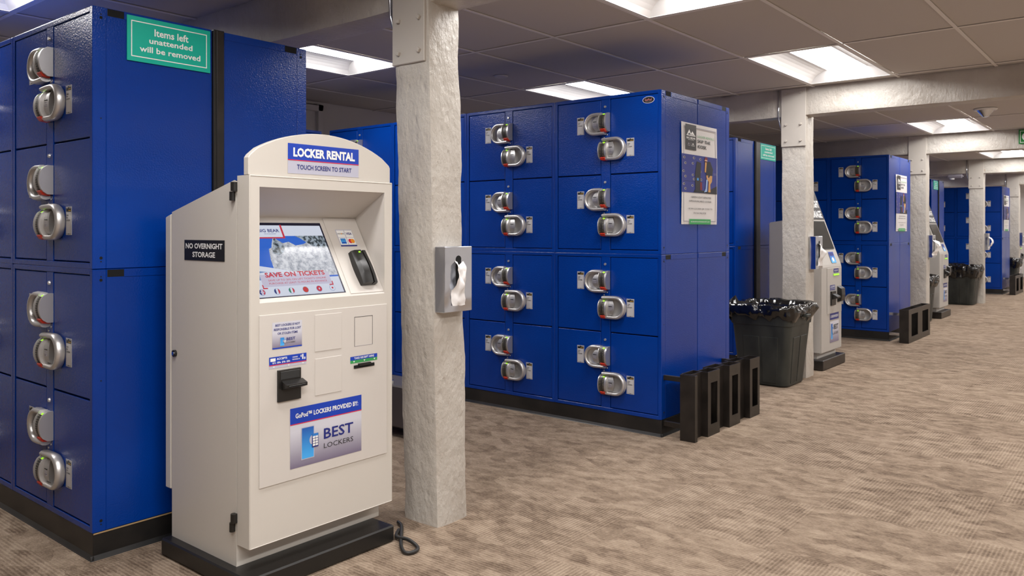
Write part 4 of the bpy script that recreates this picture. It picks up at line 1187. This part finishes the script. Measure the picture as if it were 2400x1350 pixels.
# ------------------------------------------------------------------ small things
s = thing('exit_sign', 'green exit sign with a white running figure on the third beam', 'sign', (-1.49, 12.072, 2.455))
q = Sheet((0, -.014, 0), (1, 0, 0), (0, 0, 1), .001); q.slab(0, 0, .36, .18, .012, exit_green); q.build('board', s)
q = Sheet((0, -.014, 0), (1, 0, 0), (0, 0, 1), .001); q.frame(.015, .015, .345, .165, .006, white, 1); q.ell(.09, .09, .055, .055, white, 1, 24)
q.poly([(.075, .05), (.085, .05), (.09, .085), (.105, .06), (.115, .065), (.10, .10), (.10, .12), (.08, .12), (.07, .10)], exit_green, 2); q.ell(.095, .13, .008, .008, exit_green, 2, 10)
q.build('pictogram', s)
q = Sheet((0, -.014, 0), (1, 0, 0), (0, 0, 1), .001); q.text('EXIT', .165, .055, .325, .125, white, 2, .03); q.build('lettering', s)
t = thing('emergency_light', 'round ceiling emergency light with a clear cone lens', 'lamp', (-1.52, 9.85, CZ - .052))
b = MB(); b.cyl((0, 0), 'z', .105, .036, .050, fix_m, 24, .115); b.build('flange', t, smooth=math.radians(40))
b = MB(); b.cyl((0, 0), 'z', .028, -.035, .036, steel, 20, .085); b.build('cone_lens', t, smooth=math.radians(40))
b = MB(); b.cyl((0, 0), 'z', .054, 0, .012, wall_m, 20, .06); o = b.build('ceiling_sensor', smooth=math.radians(40)); o.location = (-4.35, 5.15, CZ - .0125); tag(o, 'small round sensor on the ceiling above the middle lockers', 'sensor')
t = thing('wall_lamp', 'small rounded emergency lamp under the fourth beam', 'lamp', (-3.05, 16.78, 2.30))
b = MB(); b.box(-.16, .10, -.06, .06, .02, .085, grey_ink); b.build('housing', t, bevel=.02, seg=3)
b = MB(); b.cyl((-.08, -.01), 'z', .035, -.01, .02, clear, 14, .045); b.build('lamp_lens', t)
# grey metal box behind the near kiosk
t = thing('grey_box', 'grey metal box on the floor between the kiosk and nearest column', 'box', (-3.95, 3.55, 0))
b = MB(); b.box(-.30, .30, 0, .26, .06, .335, grey_metal); b.build('case', t, bevel=.01)
for xx in (-.2, -.03, .2):
    b = MB(); b.cyl((xx, .04), 'z', .014, .335, .355, chrome, 10); b.build('knob', t)
for xx in (-.26, .22):
    b = MB(); b.box(xx, xx + .05, .02, .22, 0, .06, black_plastic); b.build('foot', t)
def spline(pts, n=8):
    P = [Vector(p) for p in pts]; out = []
    for i in range(len(P) - 1):
        p0, p1, p2, p3 = P[max(i - 1, 0)], P[i], P[i + 1], P[min(i + 2, len(P) - 1)]
        for j in range(n):
            t = j / n
            out.append(.5 * ((2 * p1) + (-p0 + p2) * t + (2 * p0 - 5 * p1 + 4 * p2 - p3) * t * t + (-p0 + 3 * p1 - 3 * p2 + p3) * t ** 3))
    return out + [P[-1]]
b = MB(); r_ = .008
b.tube(spline([(-2.73, 2.50, .012), (-2.68, 2.475, .012), (-2.60, 2.40, .010), (-2.52, 2.325, .010), (-2.455, 2.285, .010), (-2.43, 2.31, .010), (-2.45, 2.355, .010), (-2.53, 2.375, .018), (-2.60, 2.372, .014), (-2.66, 2.44, .010)]), r_, cable_m, 8)
tag(b.build('power_cord', smooth=True), 'grey black power cord looped on the carpet beside the kiosk base', 'cord')
b = MB(); b.tube(spline([(-2.86, 2.395, .62), (-2.80, 2.44, .50), (-2.765, 2.465, .38), (-2.78, 2.455, .24), (-2.84, 2.43, .12), (-2.90, 2.41, .012), (-3.0, 2.42, .010)]), .008, cable_m, 8)
tag(b.build('hanging_cable', smooth=True), 'black cable hanging behind the near kiosk', 'cable')
b = MB(); b.tube(spline([(-2.90, 2.41, .42), (-2.85, 2.46, .34), (-2.83, 2.47, .22), (-2.85, 2.46, .10), (-2.88, 2.45, .010), (-2.95, 2.46, .008)]), .004, cable_b, 6)
tag(b.build('network_cable', smooth=True), 'thin blue cable hanging behind the near kiosk', 'cable')
